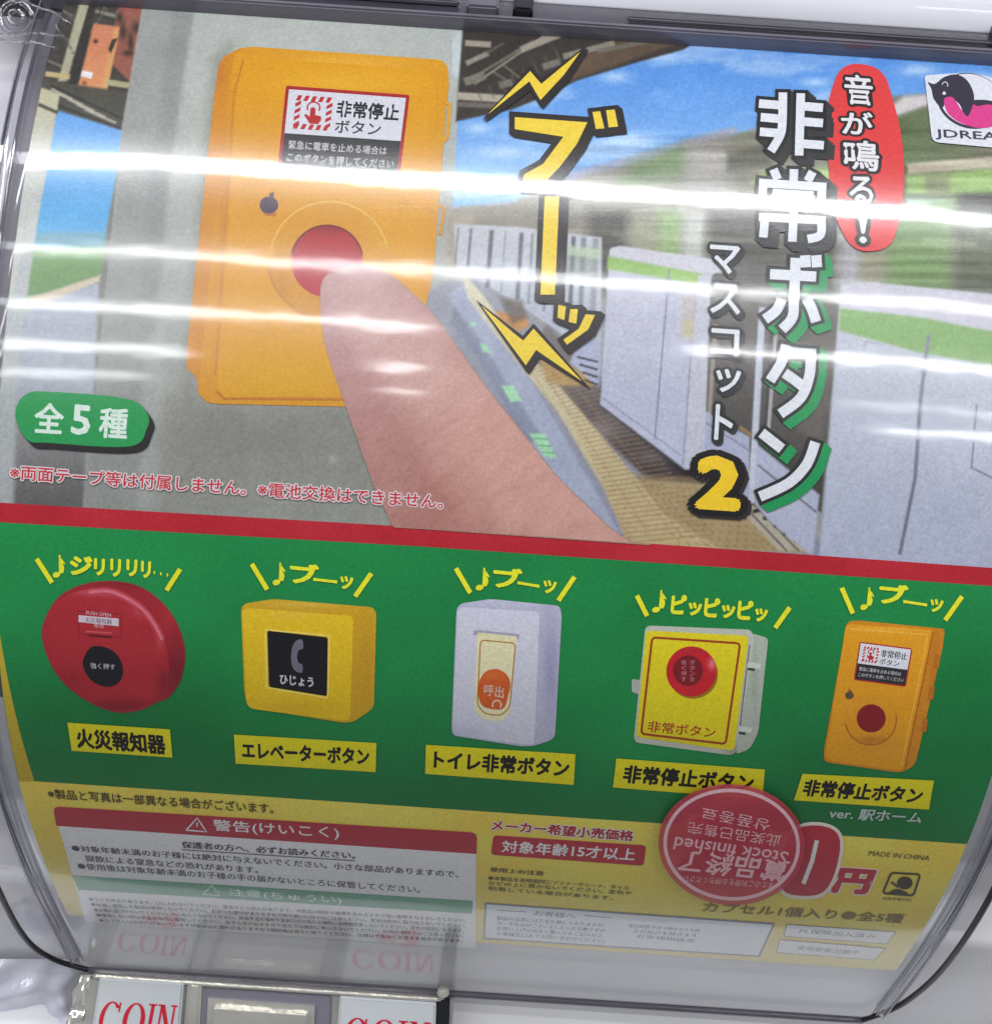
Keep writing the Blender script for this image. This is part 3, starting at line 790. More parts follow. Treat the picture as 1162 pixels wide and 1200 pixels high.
pr = Print()
fing = smooth([(376, 345), (384, 322), (412, 312), (445, 316), (474, 336), (506, 368), (533, 404), (566, 450), (604, 498), (650, 556), (700, 606), (760, 670), (640, 700), (560, 700), (500, 690), (476, 650), (456, 606), (438, 566), (418, 510), (396, 448), (381, 400)], 6)
fing = [(x, y if y < stripe_y(x) + .5 else float(stripe_y(x)) + .5 + k_ * .002) for k_, (x, y) in enumerate(fing)]
def skin(x, y):
    # distance across the finger, 0 at its lower-left edge, 1 at its upper-right edge
    dx, dy = .66, .75
    al = (x - 400) * dx + (y - 340) * dy; ac = (x - 400) * dy - (y - 340) * dx
    wd = 46 + np.clip(al, 0, 420) * .16
    e = np.clip((ac - 12 + np.clip(al - 150, 0, 300) * -.02) / wd, -1, 1)
    core = (1 - e ** 2)[:, None]
    c = np.array((182, 128, 118)) * (1 - core) + np.array((208, 160, 146)) * core
    t = np.clip(al / 260, 0, 1)[:, None]
    c = c * t + (c * .5 + np.array((190, 160, 166)) * .5) * (1 - t)  # tip paled: the veil of reflected light is put into the ink
    c = c + (fbm(x / 22, y / 22, 4)[:, None] - .5) * 12 + (fbm((x * dx + y * dy) / 4, (x * dy - y * dx) / 26, 2)[:, None] - .5) * 12
    for (p0, p1, d) in (((470, 520), (590, 455), 12), ((480, 528), (600, 462), 8), ((530, 590), (660, 545), 9), ((455, 560), (500, 548), 7), ((430, 430), (500, 400), 5)):
        ex, ey = p1[0] - p0[0], p1[1] - p0[1]; l2 = ex * ex + ey * ey
        q_ = np.clip(((x - p0[0]) * ex + (y - p0[1]) * ey) / l2, 0, 1)
        dd = np.hypot(x - p0[0] - q_ * ex, y - p0[1] - q_ * ey - 7 * np.sin(q_ * 3.1))
        c = c - (np.exp(-(dd / 3.2) ** 2) * d * np.sin(q_ * 3.14))[:, None]
    return np.clip(c, 0, 255)
INKGAIN[0] = 0.70
pr.fill(grow(fing, 1.2), (178, 140, 126), 5.6, 6)
pr.fill(fing, skin, 6, 3.2)
cardpart(pr, 'pointing_finger_print', label='printed photo of a finger pressing the red button')

# ------------------------------------------------------------------ sound lettering on the photo
INKGAIN[0] = 0.68
YEL, BLK = (240, 208, 66), (48, 42, 42)
def extruded(pr, pts, L, out=6.5, dx=7, dy=6, fillc=YEL, outc=BLK, sh=BLK):
    for k in range(1, 5): pr.fill(grow(pts, out), None or sh, L - k * .15, 7) if False else pr.fill([(x + dx * k / 4, y + dy * k / 4) for x, y in grow(pts, out)], sh, L - k * .15, 7)
    pr.fill(grow(pts, out), outc, L, 7); pr.fill(pts, fillc, L + .6, 7)
for pts in ([(680, 60), (648, 110), (634, 117), (622, 88), (610, 98), (571, 134), (594, 106), (621, 82), (634, 98)],
            [(564, 358), (604, 392), (613, 399), (625, 385), (682, 447), (628, 410), (616, 428)]):
    pr = Print()
    if pts[0][1] < 100: pts = [(680, 60), (660, 88), (633, 117), (620, 95), (571, 134), (621, 83), (634, 98)]
    extruded(pr, pts, 9, 4, 4, 4); cardpart(pr, 'lightning_bolt_print')
pr = Print()
BU = [[(603, 137), (688, 143), (676, 168), (656, 195), (636, 216), (613, 216), (614, 204), (636, 192), (660, 160), (603, 151)],
      [(694, 131), (703, 130), (708, 150), (698, 151)], [(710, 129), (720, 128), (724, 148), (713, 149)],
      [(638, 230), (655, 230), (650, 345), (633, 345)],
      [(654, 357), (663, 359), (661, 375), (653, 372)], [(668, 362), (677, 362), (675, 379), (666, 377)], [(686, 368), (697, 369), (689, 386), (664, 404), (660, 398), (678, 385)]]
for i, p in enumerate(BU): extruded(pr, p, 9 + i * .9, 5 if i in (1, 2, 4, 5, 6) else 6.5, 5, 4)
cardpart(pr, 'buzzer_sound_lettering_print', label='large yellow buzzer sound lettering with black shadow')

# ------------------------------------------------------------------ title
pr = Print()
def bigchar(pr, ch, cx, cy, w, h, L, shadow, fillc=(226, 228, 234), bold=.045, out=.085, dx=9, dy=8, outc=(40, 40, 42), roll=4.0):
    a = R(roll); ux, uy = math.cos(a), math.sin(a)
    vx, vy = vdir(cx, cy)
    q = [(cx - ux * w / 2 + vx * h / 2, cy - uy * w / 2 + vy * h / 2), (cx + ux * w / 2 + vx * h / 2, cy + uy * w / 2 + vy * h / 2),
         (cx + ux * w / 2 - vx * h / 2, cy + uy * w / 2 - vy * h / 2), (cx - ux * w / 2 - vx * h / 2, cy - uy * w / 2 - vy * h / 2)]
    if shadow is not None: pr.shifted_text(ch, q, shadow, L, out, dx, dy, 4)
    pr.text(ch, q, outc, L + .1, out); pr.text(ch, q, fillc, L + .6, bold)
DG, GG = (58, 56, 58), (24, 150, 84)
TITLE = [
 (DG, 10, [[(917, 108), (916.5, 140), (914, 158), (903, 177)], [(889, 121), (914, 123)], [(891, 137), (914, 139)], [(890, 154), (914, 156)],
       [(938, 109), (936, 182)], [(939, 124), (964, 126)], [(939, 142), (964, 144)], [(938, 168), (965, 170)]]),
 (DG, 10, [[(906, 198), (911, 210)], [(930, 198), (929.5, 214)], [(952, 201), (946, 212)], [(889, 214), (968, 219)], [(894, 214), (893, 234)], [(963, 219), (962, 238)],
       [(905, 226), (953, 229)], [(909, 226), (908, 243)], [(950, 229), (949, 245)], [(905, 241), (953, 244)], [(889, 254), (967, 258)], [(896, 254), (894, 278)], [(930, 244), (928, 283)], [(962, 257), (961, 275), (946, 280)]]),
 (GG, 12, [[(902, 321), (956, 324)], [(932, 302), (930, 350), (928, 372), (916, 386)], [(916, 350), (909, 364), (896, 374)], [(945, 350), (951, 362), (956, 377)], [(943, 299), (944, 313)], [(956, 299), (957, 313)]]),
 (GG, 12, [[(921, 404), (915, 425), (902, 446)], [(916, 412), (956, 415)], [(950, 415), (948, 440), (938, 466), (914, 485)], [(919, 437), (932, 446), (943, 455)]]),
 (GG, 12, [[(892, 507), (916, 526)], [(955, 518), (945, 544), (924, 566), (890, 582)]])]
for ti, (shd, w_, strokes) in enumerate(TITLE):
    st = [smooth(q, 5, False) if len(q) > 2 else q for q in strokes]
    def cap(q, e):
        a, b_ = np.array(q[0], float), np.array(q[1], float); c_, d_ = np.array(q[-1], float), np.array(q[-2], float)
        a2 = a + (a - b_) / np.hypot(*(a - b_)) * e; c2 = c_ + (c_ - d_) / np.hypot(*(c_ - d_)) * e
        return [tuple(a2)] + list(q[1:-1]) + [tuple(c2)]
    for si_, q in enumerate(st):
        for k in range(1, 5):
            pr.line([(x + 2.2 * k, y + 2.0 * k) for x, y in cap(q, 4)], w_ + 8, shd, 9 - k * .12 + si_ * .004)
        pr.line(cap(q, 4), w_ + 8, (40, 40, 42), 9.2 + si_ * .03); pr.line(q, w_, (226, 228, 234), 10.0 + si_ * .03)
cardpart(pr, 'title_lettering_print', label='large white vertical title lettering with black and green shadow')
pr = Print()
for ch, cx, cy, w, h in (('マ', 849, 304, 34, 32), ('ス', 850, 350, 34, 34), ('コ', 849, 401, 32, 30), ('ッ', 853, 446, 28, 26), ('ト', 848, 495, 20, 40)):
    bigchar(pr, ch, cx, cy, w, h, 9, (50, 48, 50), bold=.02, out=.10, dx=3, dy=3)
cardpart(pr, 'subtitle_lettering_print', label='smaller white vertical subtitle lettering')
pr = Print(); bigchar(pr, '2', 842, 566, 44, 56, 10.5, BLK, fillc=(248, 206, 40), bold=.05, out=.14, dx=4, dy=3, outc=(22, 20, 20)); cardpart(pr, 'yellow_numeral_print')
pr = Print(); pr.fill(rnd([(985, 72), (1035, 78), (1058, 160), (1060, 230), (1045, 292), (1000, 296), (975, 250), (966, 130)], 34, 8), (226, 66, 66), 8, 6)
oval = cardpart(pr, 'red_oval_print')
pr = Print()
for ch, cx, cy, w, h in (('音', 1006, 105, 32, 34), ('が', 1004, 144, 36, 26), ('鳴', 1009, 182, 40, 34), ('る', 1009, 223, 27, 32), ('!', 1011, 266, 7, 36)):
    bigchar(pr, ch, cx, cy, w, h, 9.4, None, fillc=(232, 230, 232), bold=.02, out=.11, outc=(44, 40, 42))
sub(pr, 'oval_lettering_print', oval)

# ------------------------------------------------------------------ maker's emblem
pr = Print(); pr.fill(rnd([(1083, 88), (1110, 86), (1140, 85), (1180, 96), (1178, 174), (1092, 166)], [4, 20, 20, 8, 8, 8]), (224, 226, 234), 8, 6)
logo = cardpart(pr, 'maker_emblem_print', label='white emblem plate with a sleeping tapir on a pink cushion')
pr = Print()
pr.fill(ell(1137, 118, 40, 32, 18), (60, 56, 68), 8.5, 5); pr.fill(ell(1138, 117, 38, 30, 18), (226, 226, 236), 8.7, 5)
pr.fill(smooth([(1087, 96), (1095, 98), (1106, 90), (1120, 87), (1133, 94), (1141, 112), (1138, 135), (1130, 138), (1124, 122), (1110, 114), (1104, 126), (1094, 116), (1091, 104)], 5), (56, 52, 66), 9, 4)
pr.fill(smooth([(1106, 116), (1116, 114), (1126, 128), (1134, 136), (1142, 120), (1156, 120), (1172, 128), (1170, 144), (1150, 150), (1126, 144), (1110, 132)], 5), (222, 66, 142), 9.2, 4)
pr.fill(smooth([(1141, 117), (1162, 118), (1172, 126), (1158, 122), (1144, 124)], 4), (56, 52, 66), 9.4, 4)
pr.line(ell(1107, 99, 3.2, 3.2, a0=180, a1=400), 1.0, (220, 214, 226), 9.6, grid=2); pr.fill(ell(1106, 109, 2, 2), (226, 222, 232), 9.6, 2)
sub(pr, 'tapir_print', logo)
pr = Print(); pr.text('JDREAM', ql((1096, 157), (1186, 162), 12), (70, 66, 84), 9, .02); sub(pr, 'emblem_lettering_print', logo)

# ------------------------------------------------------------------ green pill and red note
pr = Print()
pill = rnd([(22, 466), (96, 462), (172, 470), (168, 520), (96, 526), (22, 516)], [22, 2, 24, 24, 2, 24], 8)
pill = smooth([(18, 486), (30, 462), (60, 459), (148, 467), (172, 484), (172, 502), (152, 523), (60, 519), (32, 515)], 6)
for k in range(4): pr.fill([(x + 1.6 * (k + 1), y + 1.9 * (k + 1)) for x, y in pill], (40, 38, 40), 8 - k * .1, 7)
pr.fill(pill, (40, 156, 84), 8.4, 7)
pl = cardpart(pr, 'green_pill_print')
pr = Print()
for ch, a, b_, h in (('全', (41, 489), (74, 491), 34), ('5', (85, 491), (105, 493), 33), ('種', (117, 495), (149, 497), 34)):
    pr.text(ch, ql(a, b_, h), (222, 238, 226), 9, .024)
sub(pr, 'pill_lettering_print', pl)
pr = Print()
q = ql((12, 553), (519, 588), 17)
pr.text('※両面テープ等は付属しません。※電池交換はできません。', q, (226, 214, 216), 8, .09); pr.text('※両面テープ等は付属しません。※電池交換はできません。', q, (206, 44, 58), 8.8, .012)
cardpart(pr, 'red_note_lettering_print')

# ------------------------------------------------------------------ the five pictured products
INKGAIN[0] = 0.86
def tick(pr, a, b_, w): pr.line([a, b_], w, (232, 226, 40), 7.2)
def caption(parts, ticks):
    pr = Print()
    for (s_, l, r_, h, bd) in parts: pr.text(s_, ql(l, r_, h), (226, 226, 44), 7, bd)
    for a, b_, w in ticks: tick(pr, a, b_, w)
    return cardpart(pr, 'sound_caption_print')
def note8(pr_parts, x, y): pr_parts.append(('♪', (x - 8, y), (x + 8, y + 1), 27, .004))
def namebar(quad, txt, l, r_, h, bold=.04):
    pr = Print(); pr.fill(quad, (234, 222, 24), 6, 7)
    nb = cardpart(pr, 'name_bar_print')
    pr = Print(); pr.text(txt, ql(l, r_, h), (22, 20, 14), 7, bold)
    sub(pr, 'name_lettering_print', nb); return nb
# 1 red fire alarm
pr = Print()
pr.fill(smooth([(49, 745), (56, 718), (72, 697), (100, 684), (135, 681), (165, 688), (192, 708), (209, 734), (217, 765), (212, 796), (198, 817), (184, 823), (165, 832), (138, 835), (108, 825), (80, 806), (60, 780)], 7),
        shade((158, 34, 46), (198, 720, 12, 30, (180, 44, 54), .7), (206, 790, 16, 40, (120, 22, 36), .9), (150, 684, 50, 8, (134, 26, 40), .8)), 4, 4)
fa = cardpart(pr, 'fire_alarm_picture_print', label='printed picture of a round red fire alarm')
pr = Print()
pr.fill(smooth([(50, 745), (57, 718), (74, 700), (104, 690), (134, 692), (162, 706), (184, 730), (196, 765), (197, 795), (186, 815), (166, 828), (138, 833), (108, 824), (80, 805), (60, 780)], 7),
        shade((172, 38, 48), (125, 694, 44, 5, (208, 112, 128), .85), (166, 716, 16, 10, (198, 74, 86), .8), (188, 745, 6, 20, (206, 92, 104), .7), (80, 800, 30, 20, (150, 28, 40), .7), (140, 828, 50, 10, (128, 22, 36), .9), (192, 800, 10, 20, (120, 20, 34), .8), (120, 745, 60, 40, (176, 42, 52), .6)), 4.6, 4)
for w_, c_ in ((9, (186, 56, 68)), (6, (196, 74, 88)), (3, (212, 112, 126))):
    pr.line(smooth([(104, 694), (128, 693), (150, 702), (168, 715), (181, 732), (190, 750)], 6, False), w_, c_, 4.7 + (9 - w_) * .05)
sub(pr, 'alarm_face_print', fa)
pr = Print(); pr.line([(91, 716), (142, 720), (142, 747), (93, 743)], 1.2, (140, 28, 38), 5.2, True)
pr.fill([(92, 721), (139, 725), (139, 734), (92, 729)], (210, 196, 206), 5.4, 5); pr.text('PUSH OPEN', ql((101, 718), (130, 721), 4), (222, 180, 186), 5.8, .01); pr.text('火災報知器', ql((100, 726), (131, 729), 6), (96, 84, 100), 5.8, 0)
pr.text('専用', ql((110, 733), (121, 734), 5), (214, 170, 176), 5.8, .01); pr.line([(101, 740), (131, 742)], 2, (206, 84, 92), 5.6); pr.line([(104, 744.5), (131, 747)], 2.4, (104, 18, 28), 5.6)
sub(pr, 'alarm_label_print', fa)
pr = Print(); pr.fill(smooth([(97, 775), (106, 759), (121, 758), (136, 766), (144, 782), (141, 798), (128, 805), (112, 801), (101, 790)], 6), (22, 22, 28), 5.2, 4)
pr.text('強く押す', ql((106, 780), (135, 782), 7), (190, 190, 200), 5.8, .01); sub(pr, 'black_button_print', fa)
caption([('ジ', (83, 662), (107, 664), 21, .05), ('リ', (111, 664), (122, 665), 18, .05), ('リ', (130, 665), (141, 666), 19, .05), ('リ', (149, 665), (160, 666), 18, .05), ('リ', (166, 667), (176, 668), 18, .05), ('・・・', (180, 671), (197, 674), 4, .03), ('♪', (62, 663), (77, 665), 27, .004)], [((43, 655), (61, 683), 5.5), ((211, 667), (195, 692), 5.5)])
namebar([(79, 847), (199, 855), (202, 888), (84, 880)], '火災報知器', (90, 865), (193, 873), 22)
# 2 lift button
pr = Print()
pr.fill(rnd([(282, 708), (320, 702), (441, 712), (438, 830), (414, 846), (402, 847), (290, 829), (286, 810)], [10, 6, 10, 8, 4, 8, 10, 4]), shade((206, 160, 30), (428, 770, 12, 60, (198, 148, 30), .8), (360, 708, 70, 5, (220, 180, 70), .8)), 4, 4)
eb = cardpart(pr, 'lift_button_picture_print', label='printed picture of a square yellow lift call button')
pr = Print(); pr.fill(rnd([(283, 712), (414, 722), (410, 846), (289, 830)], [9, 6, 10, 10]), shade((228, 190, 28), (340, 720, 60, 8, (226, 190, 60), .7), (350, 830, 60, 14, (214, 170, 24), .7)), 4.6, 4)
pr.line([(311, 738), (386, 745), (384, 818), (312, 806)], 2, (240, 214, 100), 5.0, True); sub(pr, 'button_face_print', eb)
pr = Print(); pr.fill(rnd([(313, 739), (384, 747), (383, 816), (315, 805)], 3), (16, 16, 22), 5.4, 4)
pr.fill(smooth([(347, 751), (354, 750), (355, 760), (350, 762), (348, 770), (350, 777), (354, 779), (354, 788), (347, 787), (342, 780), (341, 768), (343, 757)], 4), (112, 108, 122), 5.8, 3)
pr.text('ひじょう', ql((328, 796), (367, 800), 11), (204, 202, 212), 5.8, .03); sub(pr, 'black_panel_print', eb)
caption([('ブ', (341, 671), (372, 674), 22, .045), ('ー', (368, 679), (394, 682), 3.6, .03), ('ッ', (399, 682), (413, 684), 14, .04), ('♪', (320, 672), (335, 674), 27, .004)], [((295, 661), (313, 691), 5.5), ((435, 672), (416, 699), 5.5)])
namebar([(274, 861), (441, 871), (440, 905), (276, 895)], 'エレベーターボタン', (284, 879), (432, 887), 18)
# 3 toilet call button
pr = Print()
pr.fill(rnd([(535, 708), (575, 702), (656, 710), (658, 722), (650, 866), (626, 874), (612, 875), (530, 862), (529, 850)], [10, 6, 8, 4, 8, 4, 6, 8, 3]), shade((184, 183, 202), (645, 780, 12, 70, (156, 152, 186), .9), (590, 706, 60, 5, (196, 194, 218), .8)), 4, 4)
tb = cardpart(pr, 'toilet_button_picture_print', label='printed picture of a white toilet call button')
pr = Print(); pr.fill(rnd([(536, 711), (632, 717), (626, 874), (530, 862)], [10, 4, 8, 8]), shade((208, 207, 220), (580, 720, 50, 10, (208, 206, 228), .8), (540, 860, 40, 12, (184, 182, 208), .7)), 4.6, 4)
pr.fill(rnd([(556, 738), (608, 743), (608, 750), (554, 744)], 2), (166, 164, 184), 4.9, 4)
sub(pr, 'button_face_print', tb)
pr = Print(); pr.fill(rnd([(559, 741), (606, 746), (597, 838), (586, 846), (565, 843), (555, 832)], [3, 3, 12, 12, 12, 10]), (228, 220, 178), 5.2, 4)
pr.line(rnd([(563, 750), (604, 754), (597, 830), (586, 839), (567, 836), (559, 826)], [5, 5, 10, 10, 10, 8]), 1.4, (176, 122, 48), 5.6, True, grid=4); sub(pr, 'cream_panel_print', tb)
pr = Print(); pr.fill(smooth([(561, 800), (568, 788), (581, 784), (593, 790), (598, 802), (595, 816), (590, 830), (576, 831), (564, 826), (560, 812)], 5), shade((206, 92, 34), (578, 792, 16, 8, (222, 112, 48), .8)), 6, 3)
pr.text('呼出', ql((567, 808), (590, 812), 13), (216, 190, 176), 6.5, .01); pr.line(ell(582, 826, 5, 5, a0=150, a1=400), 1.4, (232, 214, 196), 6.5, grid=2); sub(pr, 'orange_button_print', tb)
caption([('ブ', (579, 676), (610, 679), 22, .045), ('ー', (607, 683), (631, 687), 3.6, .03), ('ッ', (637, 687), (651, 689), 14, .04), ('♪', (558, 678), (574, 680), 27, .004)], [((534, 666), (551, 695), 5.5), ((673, 676), (654, 704), 5.5)])
namebar([(499, 873), (674, 884), (672, 920), (498, 907)], 'トイレ非常ボタン', (509, 890), (666, 901), 20)
# 4 yellow call box with clips
pr = Print()
pr.fill(rnd([(740, 796), (750, 797), (748, 814), (740, 811)], 2), (178, 180, 172), 3.6, 3)
pr.fill(rnd([(880, 742), (900, 748), (888, 860), (878, 878), (862, 884)], [4, 5, 8, 6, 4]), shade((176, 184, 170), (884, 800, 4, 50, (156, 164, 150), .8)), 3.8, 4)
pr.fill(rnd([(756, 733), (880, 738), (884, 750), (862, 886), (742, 870), (744, 850)], [7, 10, 4, 10, 8, 3]), shade((188, 190, 176), (862, 880, 14, 12, (150, 150, 136), .8)), 4, 4)
for yy in (776, 851): pr.fill([(876 - (yy - 776) * .14, yy), (892 - (yy - 776) * .14, yy + 2), (890 - (yy - 776) * .14, yy + 8), (875 - (yy - 776) * .14, yy + 6)], (206, 210, 200), 4.4, 3); pr.line([(876 - (yy - 776) * .14, yy + 8), (884 - (yy - 776) * .14, yy + 9)], 3, (58, 66, 50), 4.3)
pr.line([(878, 756), (866, 858)], 1.5, (110, 116, 104), 4.3)
cb = cardpart(pr, 'call_box_picture_print', label='printed picture of a yellow call box with grey clips and round red button')
pr = Print(); pr.fill(rnd([(757, 739), (877, 745), (860, 880), (745, 864)], 6), shade((226, 208, 26), (770, 870, 50, 12, (206, 186, 20), .8)), 4.6, 5)
pr.line(rnd([(764, 747), (867, 754), (850, 872), (751, 860)], 5), 2.6, (158, 62, 22), 5.2, True, grid=5)
pr.text('非常ボタン', ql((759, 851), (838, 859), 13), (166, 66, 32), 5.4, .015); sub(pr, 'box_face_print', cb)
pr = Print(); pr.fill(ell(812, 790, 29, 29), (150, 120, 20), 4.9, 4); pr.fill(ell(810, 787, 29.5, 29.5), shade((198, 28, 40), (834, 778, 6, 9, (236, 150, 156), .8), (806, 762, 20, 5, (176, 40, 50), .6), (800, 808, 24, 8, (206, 34, 44), .7)), 5.2, 3)
pr.fill(ell(806, 786, 17.5, 18), shade((126, 22, 34)), 5.7, 3)
for t_, xx in (('強く押す', 801), ('ボタンを', 811)):
    for i_, ch in enumerate(t_): pr.text(ch, ql((xx - 3, 776 + i_ * 6.6), (xx + 3, 776.4 + i_ * 6.6), 5.6), (196, 130, 134), 6.1, 0)
sub(pr, 'red_button_print', cb)
caption([('ピ', (787, 708), (803, 709), 21, .05), ('ッ', (807, 713), (821, 715), 14, .05), ('ピ', (826, 711), (842, 713), 21, .05), ('ッ', (846, 716), (860, 718), 14, .05), ('ピ', (865, 714), (881, 716), 21, .05), ('ッ', (885, 720), (898, 722), 14, .05), ('♪', (765, 704), (781, 706), 27, .004)], [((746, 698), (758, 722), 5.5), ((925, 712), (908, 736), 5.5)])
namebar([(722, 889), (896, 902), (893, 937), (718, 923)], '非常停止ボタン', (731, 907), (882, 918), 20)
pr = Print(); pr.text('ver.', ql((795, 943), (823, 945), 8), (196, 214, 200), 7, .02); cardpart(pr, 'version_lettering_print')
# 5 orange alarm box
pr = Print()
pr.fill(rnd([(992, 729), (1003, 727), (1107, 737), (1104, 760), (1074, 888), (1071, 897), (1056, 906), (965, 893), (965, 880)], [6, 4, 5, 4, 4, 4, 8, 8, 3]), shade((208, 134, 26), (1096, 790, 8, 70, (192, 116, 26), .9)), 4, 4)
ob = cardpart(pr, 'orange_alarm_box_picture_print', label='printed picture of an orange alarm box with a dark red button')
pr = Print(); pr.fill(rnd([(991, 731), (1092, 738), (1058, 904), (966, 891)], [6, 5, 9, 9]), shade((226, 156, 26), (1030, 870, 50, 24, (216, 150, 40), .8), (1040, 738, 50, 4, (238, 176, 50), .8), (1078, 800, 6, 80, (232, 160, 36), .6)), 4.6, 4)
pr.line([(1093, 741), (1060, 902)], 1.6, (178, 108, 20), 5.0); pr.line([(1087, 746), (1056, 896)], 1.2, (242, 186, 70), 5.0); pr.line([(995, 737), (1087, 744)], 1.4, (240, 184, 70), 5.0)
for hx, hy in ((1099, 775), (1092, 812), (1084, 850)): pr.fill([(hx - 3, hy - 8), (hx + 3, hy - 7), (hx + 1, hy + 8), (hx - 5, hy + 7)], (186, 112, 26), 5.0, 4)
sub(pr, 'box_face_print', ob)
pr = Print(); pr.fill(ell(1020, 843, 30.5, 30.5, 0), shade((222, 152, 30), (1020, 868, 24, 6, (184, 112, 26), .9)), 5.1, 4); pr.line(ell(1020, 843, 30, 30, a0=-10, a1=170), 1.6, (176, 108, 24), 5.4)
pr.fill(ell(1020.5, 842, 17, 16.5), shade((134, 26, 32)), 5.8, 3); sub(pr, 'red_button_print', ob)
pr = Print(); pr.fill(ell(995, 815, 5, 4.5), (92, 76, 60), 5.4, 3); pr.line([(994, 808), (998, 812)], 2, (110, 84, 50), 5.5); sub(pr, 'keyhole_print', ob)
notice(ob, [(1007, 752), (1069, 760), (1061, 805), (1000, 797)], 5.1, True)
caption([('ブ', (1031, 695), (1062, 698), 22, .045), ('ー', (1059, 705), (1085, 709), 3.6, .03), ('ッ', (1090, 709), (1104, 711), 14, .04), ('♪', (1009, 701), (1024, 703), 27, .004)], [((986, 689), (999, 719), 5.5), ((1127, 699), (1107, 727), 5.5)])
namebar([(940, 907), (1094, 915), (1088, 949), (930, 938)], '非常停止ボタン', (942, 923), (1080, 933), 19)
pr = Print(); pr.text('ver. 駅ホーム', ql((972, 953), (1080, 959), 13), (196, 210, 202), 7, .025); cardpart(pr, 'version_lettering_print')

# ------------------------------------------------------------------ small print
INKGAIN[0] = 1.45  # ink brightened again in place of light missing low on the card
pr = Print(); pr.text('※製品と写真は一部異なる場合がございます。', ql((56, 930), (320, 948), 12), (52, 42, 20), 6, .012); cardpart(pr, 'disclaimer_lettering_print')
def on(x, y): return (x, y)
pr = Print()
wq = rnd([(62, 945), (558, 980), (557, 1112), (100, 1080)], [8, 8, 0, 0])
pr.fill(wq, (214, 208, 220), 3, 7)
wp = cardpart(pr, 'warning_panel_print', label='white printed warning panel with red and green headings')
pr = Print(); pr.fill(rnd([(62, 945), (559, 976), (558, 1001), (66, 968)], [8, 8, 0, 0]), (156, 36, 50), 4, 7)
pr.text('警告(けいこく)', ql((250, 968), (397, 977), 15), (226, 206, 210), 5, .012); pr.line([(218, 973), (231, 959), (242, 975), (218, 973)], 1.6, (226, 206, 210), 5); pr.line([(231, 964), (230.6, 969)], 1.6, (226, 206, 210), 5.2)
sub(pr, 'red_heading_print', wp)
pr = Print(); pr.fill([(84, 1026), (554, 1056), (553, 1071), (92, 1043)], (62, 132, 98), 4, 7)
pr.text('注意(ちゅうい)', ql((268, 1046), (400, 1056), 10), (190, 214, 202), 5, .01); pr.line([(238, 1048), (248, 1038), (258, 1050), (238, 1048)], 1.2, (190, 214, 202), 5); sub(pr, 'green_heading_print', wp)
pr = Print()
rows = [('保護者の方へ、必ずお読みください。', (213, 990), (416, 1003), 8, .03), ('●対象年齢未満のお子様には絶対に与えないでください。小さな部品がありますので、', (84, 994), (537, 1025), 8, .015), ('誤飲による窒息などの恐れがあります。', (100, 1006), (302, 1020), 8, .015), ('●使用後は対象年齢未満のお子様の手の届かないところに保管してください。', (91, 1015), (492, 1043), 8, .012)]
SM = ['●小さな部品があります。口に入れないでください。窒息などの恐れがあります。本製品は精密な機構を含みますので強い衝撃を与えないでください。',
      '●破損、変形した製品は使用しないでください。とがった部分がありますので取り扱いには十分ご注意ください。電池は絶対に取り出さないでください。',
      '●火気に近づけないでください。水にぬらさないでください。高温多湿の場所や直射日光の当たる場所に長時間放置しないでください。変色の原因になります。',
      '●使用しない時は安全な場所に保管してください。大きな音が出ますので耳元では絶対に鳴らさないでください。公共の場所ではご注意ください。',
      '●カプセルは空気穴があいていますが飲み込む恐れがありますので開封後は直ちに捨ててください。仕様は予告なく変更する場合があります。']
for i in range(5): rows.append((SM[i], (104 + i * 3, 1054 + i * 6.2), (546 - i, 1079 + i * 6), 4.6, .012))
for t_, a, b_, h, bd in rows: pr.text(t_, ql(a, b_, h), (46, 38, 54) if h > 5 else (70, 64, 82), 5, bd)
pr.line([(213, 996), (416, 1009)], 1, (66, 58, 74), 5); sub(pr, 'warning_lettering_print', wp)
pr = Print(); q = ql((576, 967), (742, 980), 12); pr.text('メーカー希望小売価格', q, (224, 206, 200), 4, .10); pr.text('メーカー希望小売価格', q, (150, 30, 46), 4.8, .035); cardpart(pr, 'price_heading_lettering_print')
pr = Print(); pr.fill(rnd([(578, 979), (757, 991), (754, 1015), (575, 1002)], 5), (160, 34, 46), 3, 6); ag = cardpart(pr, 'age_badge_print')
pr = Print(); pr.text('対象年齢15才以上', ql((588, 992), (744, 1002), 14), (224, 206, 206), 4, .02); sub(pr, 'age_lettering_print', ag)
pr = Print()
for t_, a, b_, h, bd in (('使用上の注意', (574, 1019), (637, 1024), 5.5, .03), ('●本製品を長時間同じソファーやシート、タイル', (572, 1029), (737, 1041), 5, .01), ('などの上に置かないでください。変色や', (572, 1035), (740, 1047), 5, .01), ('粘着している場合があります。', (572, 1041), (718, 1053), 5, .01)): pr.text(t_, ql(a, b_, h), (60, 48, 16), 4, max(bd, .012))
cardpart(pr, 'usage_note_lettering_print')
pr = Print(); pr.fill([(568, 1058), (908, 1082), (890, 1122), (566, 1101)], (96, 96, 110), 3, 6); pr.fill([(570, 1060), (905, 1084), (888, 1120), (568, 1099)], (198, 202, 216), 3.5, 6)
cp = cardpart(pr, 'customer_notice_print')
pr = Print(); pr.text('お客様へ', ql((626, 1070), (674, 1074), 6), (84, 88, 112), 4.2, .02)
